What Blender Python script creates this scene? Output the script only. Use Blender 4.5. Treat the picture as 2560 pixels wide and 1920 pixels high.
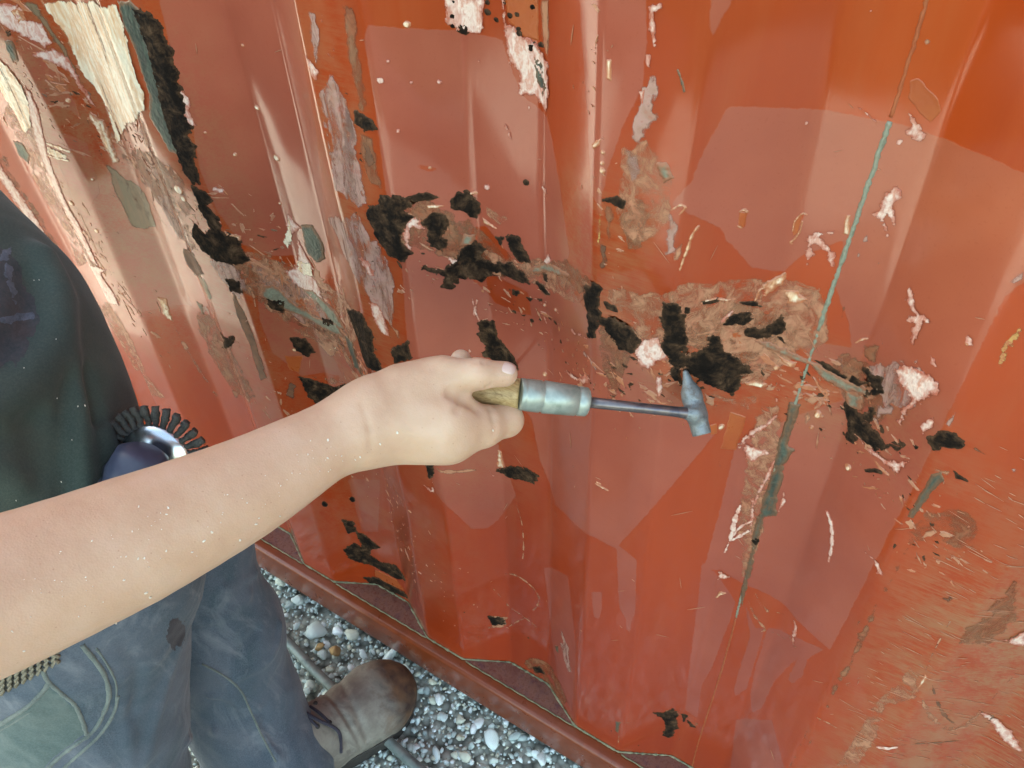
import bpy, bmesh, math, random
import numpy as np
from mathutils import Vector, Matrix, Euler
random.seed(7); rng=np.random.default_rng(7)
S=bpy.context.scene
for o in list(bpy.data.objects): bpy.data.objects.remove(o)
COL=S.collection
# ---------------------------------------------------------------- camera, sky, sun, exposure
cam=bpy.data.objects.new('camera',bpy.data.cameras.new('camera')); COL.objects.link(cam)
CAM=[0.69836, -0.473829, 1.168813]
ROT=[[0.8457425, -0.345924, 0.4062712], [0.5331809, 0.5777244, -0.6180232], [-0.0209237, 0.7393045, 0.6730461]]
cam.matrix_world=Matrix.Translation(CAM)@Matrix(ROT).to_4x4()
cam.data.lens=27.1406; cam.data.sensor_width=36; cam.data.clip_start=.02; cam.data.clip_end=600
S.camera=cam
SUN_EL,SUN_AZ=math.radians(34),math.radians(-45)   # sun stands behind the container: the work place is in its shade
W=bpy.data.worlds.new('World'); S.world=W; W.use_nodes=True
wn=W.node_tree.nodes; wl=W.node_tree.links
sky=wn.new('ShaderNodeTexSky'); sky.sky_type='NISHITA'; sky.sun_disc=False
sky.sun_elevation=SUN_EL; sky.sun_rotation=SUN_AZ; sky.dust_density=3.0; sky.air_density=1.0; sky.ozone_density=.6
wb=wn.new('ShaderNodeMix'); wb.data_type='RGBA'; wb.blend_type='MULTIPLY'; wb.inputs[0].default_value=1.; wb.inputs[7].default_value=(1.16,1.06,.80,1)   # the photograph's warm daylight balance, over the whole sky
wl.new(sky.outputs[0],wb.inputs[6]); wl.new(wb.outputs[2],wn['Background'].inputs['Color']); wn['Background'].inputs['Strength'].default_value=.15
sun=bpy.data.objects.new('sun',bpy.data.lights.new('sun','SUN')); COL.objects.link(sun)
sun.data.energy=4.5; sun.data.angle=math.radians(.6); sun.data.color=(1,.93,.82)
sd=Vector((math.sin(SUN_AZ)*math.cos(SUN_EL),math.cos(SUN_AZ)*math.cos(SUN_EL),math.sin(SUN_EL)))
sun.rotation_euler=sd.to_track_quat('Z','Y').to_euler()
S.view_settings.view_transform='Standard'; S.view_settings.look='None'; S.view_settings.gamma=1
S.view_settings.use_curve_mapping=False; S.view_settings.exposure=2.85
S.render.engine='CYCLES'
GZ=-.095     # level of the gravel; z=0 is the top of the bottom rail, x runs along the wall, +y goes into it
# ---------------------------------------------------------------- helpers
def link(name,me,mat=None,parent=None,smooth=True):
    o=bpy.data.objects.new(name,me); COL.objects.link(o)
    if mat is not None:
        for m in (mat if isinstance(mat,(list,tuple)) else [mat]): me.materials.append(m)
    if parent is not None: o.parent=parent
    if smooth and len(me.polygons): me.polygons.foreach_set('use_smooth',np.ones(len(me.polygons),bool))
    return o
def tag(o,label=None,cat=None,group=None,kind=None):
    if label:o['label']=label
    if cat:o['category']=cat
    if group:o['group']=group
    if kind:o['kind']=kind
    return o
def empty(name,loc=(0,0,0)):
    o=bpy.data.objects.new(name,None); COL.objects.link(o); o.location=loc; o.empty_display_size=.05; return o
def setparent(o,p):
    o.parent=p; o.matrix_parent_inverse=Matrix.Translation(-Vector(p.location))
    return o
def npmesh(name,V,F):
    V=np.asarray(V,np.float32); F=np.asarray(F,np.int32); k=F.shape[1]
    me=bpy.data.meshes.new(name); me.vertices.add(len(V)); me.vertices.foreach_set('co',V.ravel())
    me.loops.add(F.size); me.loops.foreach_set('vertex_index',F.ravel())
    me.polygons.add(len(F)); me.polygons.foreach_set('loop_start',np.arange(0,F.size,k,dtype=np.int32))
    me.update(calc_edges=True); return me
def fattr(me,name,arr):
    a=me.attributes.new(name,'FLOAT','POINT'); a.data.foreach_set('value',np.asarray(arr,np.float32).ravel())
def cattr(me,name,arr):
    arr=np.asarray(arr,np.float32); c=np.ones((len(arr),4),np.float32); c[:,:3]=arr
    a=me.attributes.new(name,'FLOAT_COLOR','POINT'); a.data.foreach_set('color',c.ravel())
class NT:
    """small node-tree writer"""
    def __init__(s,name,rough=.5,metal=0,spec=.5):
        s.m=bpy.data.materials.new(name); s.m.use_nodes=True; s.t=s.m.node_tree; s.b=s.t.nodes['Principled BSDF']
        s.b.inputs['Roughness'].default_value=rough; s.b.inputs['Metallic'].default_value=metal; s.b.inputs['Specular IOR Level'].default_value=spec
    def n(s,ty,**k):
        x=s.t.nodes.new(ty)
        for a,b in k.items(): setattr(x,a,b)
        return x
    def l(s,a,b): s.t.links.new(a,b)
    def obj(s,scale=(1,1,1)):
        c=s.n('ShaderNodeTexCoord'); m=s.n('ShaderNodeMapping'); m.inputs['Scale'].default_value=scale; s.l(c.outputs['Object'],m.inputs[0]); return m.outputs[0]
    def noise(s,vec,scale,detail=4,rough=.55,dist=0):
        x=s.n('ShaderNodeTexNoise'); x.inputs['Scale'].default_value=scale; x.inputs['Detail'].default_value=detail; x.inputs['Roughness'].default_value=rough; x.inputs['Distortion'].default_value=dist
        if vec is not None: s.l(vec,x.inputs['Vector'])
        return x.outputs['Fac']
    def vor(s,vec,scale,out='Distance',feature='F1'):
        x=s.n('ShaderNodeTexVoronoi'); x.feature=feature; x.inputs['Scale'].default_value=scale; s.l(vec,x.inputs['Vector']); return x.outputs[out]
    def ramp(s,fac,stops,interp='LINEAR'):
        x=s.n('ShaderNodeValToRGB'); x.color_ramp.interpolation=interp; e=x.color_ramp.elements
        while len(e)<len(stops): e.new(.5)
        for q,(p,c) in zip(e,stops): q.position=p; q.color=(*c,1) if hasattr(c,'__len__') else (c,c,c,1)
        s.l(fac,x.inputs[0]); return x.outputs['Color']
    def mix(s,fac,a,b,mode='MIX'):
        x=s.n('ShaderNodeMix',data_type='RGBA',blend_type=mode)
        for v,i in ((fac,0),(a,6),(b,7)):
            if hasattr(v,'is_linked'): s.l(v,x.inputs[i])
            else: x.inputs[i].default_value=v if not hasattr(v,'__len__') else (*v,1)
        return x.outputs[2]
    def math(s,op,a,b=None,c=None):
        x=s.n('ShaderNodeMath',operation=op)
        for v,i in ((a,0),(b,1),(c,2)):
            if v is None: continue
            if hasattr(v,'is_linked'): s.l(v,x.inputs[i])
            else: x.inputs[i].default_value=v
        return x.outputs[0]
    def attr(s,name,out='Fac'):
        x=s.n('ShaderNodeAttribute'); x.attribute_name=name; return x.outputs[out]
    def col(s,c):
        if hasattr(c,'is_linked'): s.l(c,s.b.inputs['Base Color'])
        else: s.b.inputs['Base Color'].default_value=(*c,1)
    def rgh(s,r): s.l(r,s.b.inputs['Roughness'])
    def bump(s,h,strength=.3,dist=.001):
        x=s.n('ShaderNodeBump'); x.inputs['Strength'].default_value=strength; x.inputs['Distance'].default_value=dist
        s.l(h,x.inputs['Height']); s.l(x.outputs[0],s.b.inputs['Normal'])
def smooth01(t):
    t=np.clip(t,0,1); return t*t*(3-2*t)
def _fold(q):
    q=np.mod(q,.278)
    return .036*(np.clip(q/.068,0,1)-np.clip((q-.138)/.068,0,1))
DENTS=[ # u, z, depth into wall (m), half width u, half height z, tilt
 (.30,.72,.006,.10,.05,-.3),(.44,.66,.008,.07,.10,0),(.56,.74,.007,.10,.05,-.5),(.66,.75,.006,.07,.06,-.6),(.74,.70,.006,.06,.07,-.5),
 (.02,.72,.012,.05,.20,0),(.13,.60,-.006,.09,.05,-.3),(-.26,.75,.012,.06,.25,0),(.83,.45,.010,.09,.16,0),(.40,.93,.004,.05,.08,0),
 (.20,.30,.004,.10,.06,.2),(.60,.45,-.003,.10,.12,0),(-.55,.4,.006,.2,.2,0),(.63,.9,.003,.1,.1,0)]
def prof(u,z):
    """depth of the sheet behind the outermost plane (metres into the wall)"""
    u=np.asarray(u,float); z=np.asarray(z,float)
    q=u+.02*smooth01((z-.3)/.7)
    d=0
    for o,w in ((-.004,1),(-.002,2),(0,2),(.002,2),(.004,1)): d=d+w*_fold(q+o)
    d=d/8.
    for cu,cz,a,wu,wz,t in DENTS:
        zz=z-cz-t*(u-cu)
        d=d+a*np.exp(-((u-cu)/wu)**2-(zz/wz)**2)
    return d
def vnoise(x,y,seed=0):
    xi=np.floor(x).astype(np.int64); yi=np.floor(y).astype(np.int64); fx=x-xi; fy=y-yi
    fx=fx*fx*(3-2*fx); fy=fy*fy*(3-2*fy)
    def h(a,b):
        n=(a*374761393+b*668265263+seed*362437)&0x7fffffff
        n=((n^(n>>13))*1274126177)&0x7fffffff
        return ((n^(n>>16))&0xffff)/65535.
    return (h(xi,yi)*(1-fx)+h(xi+1,yi)*fx)*(1-fy)+(h(xi,yi+1)*(1-fx)+h(xi+1,yi+1)*fx)*fy*1.0
def fnoise(x,y,o=3,seed=0):
    s=0;a=.5
    for i in range(o):
        s=s+a*(vnoise(x,y,seed+i)*2-1); x=x*2.03; y=y*2.03; a*=.5
    return s

# ---------------------------------------------------------------- distance to polygons, surface nets
def polysdf(X,Y,poly):
    """signed distance, positive inside"""
    P=np.asarray(poly,float); n=len(P); d=np.full(X.shape,1e9); ins=np.zeros(X.shape,bool)
    for i in range(n):
        a=P[i]; b=P[(i+1)%n]; e=b-a; L=max(e@e,1e-9)
        t=np.clip(((X-a[0])*e[0]+(Y-a[1])*e[1])/L,0,1)
        d=np.minimum(d,(X-a[0]-t*e[0])**2+(Y-a[1]-t*e[1])**2)
        if abs(e[1])>1e-9:
            c=((a[1]>Y)!=(b[1]>Y))&(X<e[0]*(Y-a[1])/e[1]+a[0]); ins^=c
    d=np.sqrt(d); return np.where(ins,d,-d)
def smin(a,b,k):
    h=np.clip(.5+.5*(b-a)/k,0,1); return b*(1-h)+a*h-k*h*(1-h)
def cap(P,a,b,ra,rb):
    a=np.asarray(a,float); b=np.asarray(b,float); e=b-a; t=np.clip(((P-a)@e)/max(e@e,1e-12),0,1)
    return np.sqrt(((P-a-t[:,None]*e)**2).sum(1))-(ra+(rb-ra)*t)
def ell(P,c,r,R=None):
    q=P-np.asarray(c,float)
    if R is not None: q=q@np.asarray(R,float)
    r=np.asarray(r,float); k0=np.sqrt(((q/r)**2).sum(1)); k1=np.sqrt(((q/r**2)**2).sum(1)); return k0*(k0-1)/np.maximum(k1,1e-9)
def nets(f,lo,hi,h):
    lo=np.asarray(lo,float); hi=np.asarray(hi,float); B=6
    nb=np.ceil((hi-lo)/(h*B)).astype(int); n=nb*B+1
    # coarse pass
    cg=[lo[i]+(np.arange(nb[i])+.5)*h*B for i in range(3)]
    G=np.stack(np.meshgrid(*cg,indexing='ij'),-1).reshape(-1,3); cv=f(G).reshape(nb)
    val=np.repeat(np.repeat(np.repeat(cv,B,0),B,1),B,2); val=np.pad(val,((0,1),)*3,mode='edge')
    near=np.abs(cv)<h*B*1.25; nn=np.repeat(np.repeat(np.repeat(near,B,0),B,1),B,2); nn=np.pad(nn,((0,1),)*3,mode='edge')
    nn[1:]|=nn[:-1].copy(); nn[:,1:]|=nn[:,:-1].copy(); nn[:,:,1:]|=nn[:,:,:-1].copy()
    I=np.argwhere(nn); v=np.empty(len(I))
    for s in range(0,len(I),400000): v[s:s+400000]=f(lo+I[s:s+400000]*h)
    val[nn]=v
    s=val<0
    m=n-1; cs=np.zeros(m,int); acc=np.zeros((*m,3)); cnt=np.zeros(m)
    for ax in range(3):
        o=[i for i in range(3) if i!=ax]
        for d0 in (0,1):
            for d1 in (0,1):
                st=[0,0,0]; st[o[0]]=d0; st[o[1]]=d1; en=list(st); en[ax]=1
                A=val[tuple(slice(st[i],st[i]+m[i]) for i in range(3))]; Bv=val[tuple(slice(en[i],en[i]+m[i]) for i in range(3))]
                c=(A<0)!=(Bv<0); t=np.where(c,A/np.where(c,A-Bv,1),0)
                for i in range(3): acc[...,i]+=c*(st[i]+(t if i==ax else 0))
                cnt+=c
    act=cnt>0; idx=-np.ones(m,int); ids=np.argwhere(act); idx[act]=np.arange(len(ids))
    V=lo+h*(ids+acc[act]/cnt[act][:,None]); F=[]
    for ax in range(3):
        o=[(ax+1)%3,(ax+2)%3]
        sl=[slice(1,m[i]) for i in range(3)]; sl[ax]=slice(0,m[ax]); sh=list(sl); sh[ax]=slice(1,m[ax]+1)
        A=s[tuple(sl)]; Bv=s[tuple(sh)]; E=np.argwhere(A!=Bv)
        if not len(E): continue
        flip=A[tuple(E.T)]; E=E+np.array([0 if i==ax else 1 for i in range(3)])
        q=[]
        for da,db in ((0,0),(1,0),(1,1),(0,1)):
            w=E.copy(); w[:,o[0]]-=da; w[:,o[1]]-=db; q.append(idx[tuple(w.T)])
        q=np.stack(q,1); q[~flip]=q[~flip][:,::-1]; F.append(q)
    F=np.concatenate(F); F=F[(F>=0).all(1)]
    # one gradient projection step keeps the surface smooth
    e=h*.5; g=np.stack([f(V+np.eye(3)[i]*e)-f(V-np.eye(3)[i]*e) for i in range(3)],1)/(2*e); fv=f(V); gl=np.maximum((g**2).sum(1),.2)
    V=V-g*(fv/gl)[:,None].clip(-h*.4,h*.4)
    return V,F
def curve_pts(P,n):
    """smooth resample of a polyline (Catmull-Rom)"""
    P=[np.asarray(p,float) for p in P]; P=[2*P[0]-P[1]]+P+[2*P[-1]-P[-2]]; out=[]
    for i in range(1,len(P)-2):
        for j in range(n):
            t=j/n; a,b,c,d=P[i-1:i+3]
            out.append(.5*(2*b+(c-a)*t+(2*a-5*b+4*c-d)*t*t+(3*b-a-3*c+d)*t**3))
    out.append(P[-2]); return np.array(out)
def tube(P,R,seg=10,closed_caps=True):
    P=np.asarray(P,float); n=len(P); R=np.full(n,R,float) if np.isscalar(R) else np.asarray(R,float)
    T=np.gradient(P,axis=0); T/=np.maximum(np.linalg.norm(T,axis=1),1e-9)[:,None]
    ref=np.array([0,0,1.]) if abs(T[0][2])<.9 else np.array([1.,0,0]); u=np.cross(T[0],ref); u/=np.linalg.norm(u); V=[]
    for i in range(n):
        u=u-T[i]*(u@T[i]); u/=np.linalg.norm(u); w=np.cross(T[i],u)
        for k in range(seg):
            a=2*math.pi*k/seg; V.append(P[i]+R[i]*(math.cos(a)*u+math.sin(a)*w))
    F=[(i*seg+k,i*seg+(k+1)%seg,(i+1)*seg+(k+1)%seg,(i+1)*seg+k) for i in range(n-1) for k in range(seg)]
    if closed_caps:
        for i in (0,n-1):
            c=len(V); V.append(P[i])
            for k in range(seg):
                a,b=i*seg+k,i*seg+(k+1)%seg; F.append((a,b,c,c) if i else (b,a,c,c))
    return np.array(V),np.array(F)
def joinVF(parts):
    V=[];F=[];o=0
    for v,f in parts: V.append(v);F.append(np.asarray(f)+o);o+=len(v)
    return np.concatenate(V),np.concatenate(F)
def pymesh(name,V,F):
    me=bpy.data.meshes.new(name); me.from_pydata([tuple(map(float,v)) for v in V],[],[tuple(dict.fromkeys(int(i) for i in f)) for f in F]); me.update(); return me
def boxme(name,lo,hi,bev=0,seg=2):
    bm=bmesh.new(); bmesh.ops.create_cube(bm,size=1)
    for v in bm.verts: v.co=Vector([lo[i]+(v.co[i]+.5)*(hi[i]-lo[i]) for i in range(3)])
    if bev: bmesh.ops.bevel(bm,geom=bm.edges[:],offset=bev,segments=seg,affect='EDGES',profile=.5)
    me=bpy.data.meshes.new(name); bm.to_mesh(me); bm.free(); return me
def lathe(axis0,axis1,prof_,seg=32):
    """prof_: list of (t along axis 0..1, radius)"""
    a=np.asarray(axis0,float); b=np.asarray(axis1,float); P=[a+(b-a)*t for t,_ in prof_]; e=(b-a)/np.linalg.norm(b-a)
    ref=np.array([0,0,1.]); u=np.cross(e,ref); u/=np.linalg.norm(u); w=np.cross(e,u); V=[];F=[]
    for p,(t,r) in zip(P,prof_):
        for k in range(seg): V.append(p+r*(math.cos(2*math.pi*k/seg)*u+math.sin(2*math.pi*k/seg)*w))
    n=len(prof_)
    for i in range(n-1):
        for k in range(seg): F.append((i*seg+k,i*seg+(k+1)%seg,(i+1)*seg+(k+1)%seg,(i+1)*seg+k))
    F.append(tuple(range(seg))[::-1]); F.append(tuple((n-1)*seg+k for k in range(seg)))
    me=bpy.data.meshes.new('lathe'); me.from_pydata([tuple(map(float,v)) for v in V],[],F); me.update(); return me
# traced marks on the sheet: millimetres along the wall and above the rail
FILM=[
('+',[(259.8,972.2),(282.9,970.2),(313.4,968.8),(323.7,968.3),(362.5,966.7),(363.9,957.9),(368.1,948.5),(377.1,927.2),(402.4,914.9),(409.3,900.5),(422.1,864.3),(436.2,809.6),(433.1,801.5),(429,777.7),(467.2,760.2),(515.1,736.1),(554.3,704.5),(587.1,667.4),(515.6,473.9),(486.5,474.7),(422.8,453.7),(398,512.3),(386.8,569.7),(376.7,583),(342,608.8),(286.9,604.9),(253.5,566.5),(255.2,633.3),(255.7,704.5),(258.3,757.9),(255.5,827.6),(257,912.7),(255.5,960.7)]),
('+',[(274.5,510.6),(341.5,508.8),(364.4,427.8),(337.9,366.5),(325.7,348.3),(306.6,344.4),(287.7,378.3),(267,411.5),(261.7,446.8)]),
('+',[(552.4,963.4),(558.5,964),(583.7,963.1),(609.8,962.5),(630.7,962.7),(652.1,963),(675.3,960.5),(699.9,960.8),(718.9,960.7),(755.1,962.3),(756,922.7),(742.6,888.9),(742.8,828.4),(744.6,749.5),(745.6,692.7),(744.7,608.2),(745.3,537),(744.9,457.3),(707.7,456),(673.1,466.1),(647.9,465.5),(606,473.1),(606.3,554.5),(605.2,655.8),(621.4,674.6),(645.6,704.2),(676.4,736.2),(661.1,759.9),(644.2,765.3),(631.3,781),(669.1,789.8),(660.1,813.8),(650.5,828.7),(642.4,843.6),(640.9,876.7),(615.1,855),(607,838.5),(585.8,841.2),(577.8,851.6),(565.6,865),(560.5,874.8),(549.7,881.2),(533.1,889.5),(525.8,889.7),(539.1,913),(542.5,933.2)]),
('+',[(491.2,368.5),(505,380.1),(507.1,345.4),(504.2,320.2),(497.6,319.8)]),
('+',[(516.4,482.3),(541.2,472.5),(548.5,373.7),(545,348.2),(545.8,326),(541.3,330.1),(537.8,353.3),(528.4,367)]),
('+',[(602.8,483.3),(645.4,429.1),(645.1,388.5),(642.3,284),(636.4,227.7),(643,144),(625.5,148),(615.8,276.5),(608.6,409.1)]),
('+',[(655.1,433.8),(672.6,398.7),(681.7,406.4),(684.4,337),(686.7,272.6),(678.2,242.9),(674,255),(671.3,324.3),(670.9,379.3)]),
('+',[(684.6,408.9),(739.8,450.3),(730.7,414.3),(733,384.2),(727.9,356.3),(721.8,355.9),(722.8,407.6),(715.6,363.6),(710.9,332),(709.7,262),(702.1,233.6),(692.3,266.7),(687.5,321.2)]),
('+',[(438.4,1025.8),(491.2,1035.3),(496.6,998.9),(496,968.2),(485.1,941.2),(475.2,905.9),(470.7,872),(461.5,881.8),(453.9,934.9),(444.1,987.2)]),
('+',[(532.7,1040.3),(547.6,1040.6),(545.7,1027.8),(538.3,1007.4),(535.6,1014.2)]),
('+',[(-4.2,973.6),(197.4,1000.1),(184.1,980.4),(169.6,861.6),(117,693.7),(48.7,670),(26.8,667.6),(-0.5,684.1),(-15.3,728.8),(-20.3,778.6),(-13.2,826.6),(-12.1,884.7),(-8.8,924.5)]),
('+',[(-293,880.1),(-270.5,866.1),(-263.4,794.3),(-274.6,675.9),(-323.7,620.2),(-322.2,704.7),(-313.3,792.3)]),
('+',[(-329.4,608.5),(-246.9,621.3),(-200.9,605.9),(-188.3,507.7),(-315.9,471.7),(-322,540.2)]),
('+',[(5.8,633.8),(29,611.7),(74.7,586.7),(98.9,503.9),(34.2,484.6),(5.3,523.7),(-0.2,574.5)]),
('+',[(62.1,277.5),(127.2,312.5),(99.9,171.5),(64.1,149.1)]),
('+',[(405.3,306.1),(450.4,346.7),(473.6,212),(474.5,25.1),(444.4,41.3),(421.9,143)]),
('+',[(688.3,189.8),(724.7,262.3),(757,204.7),(708.7,29.2)]),
('+',[(-774.7,470),(-566.7,518),(-560.5,425),(-609.7,245),(-801.8,150.3),(-1051,146.7)]),
('-',[(325.1,793.7),(339.2,798.7),(368.4,770.9),(361.6,766.3),(331.7,760.8),(323.9,785)]),
('-',[(330.9,738.9),(371,721.4),(366.9,714.7),(336.7,723)]),
('-',[(285.7,856.6),(299.5,853.1),(300.3,851.2),(292.9,849.2),(286.3,852.8)]),
('-',[(571.1,888.2),(575,888.2),(575.5,879.2),(575.1,875.2),(571.4,876.5),(570.9,883)]),
('-',[(604.9,882.5),(609.1,888.5),(611.5,887.9),(609.4,882.1),(609.2,872.8),(606.6,869.5)]),
('-',[(-308.2,796.9),(-271.2,785.9),(-262.5,769.2),(-264.5,741.4),(-287.8,757),(-325.9,762.7)]),
('-',[(445.1,788.3),(495.1,805.2),(524.8,783.3),(497.8,759.5),(466.8,768.7)]),
('-',[(320.3,733.2),(342.9,707.9),(384.9,709),(382,738.1),(346,744.1)])]
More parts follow.
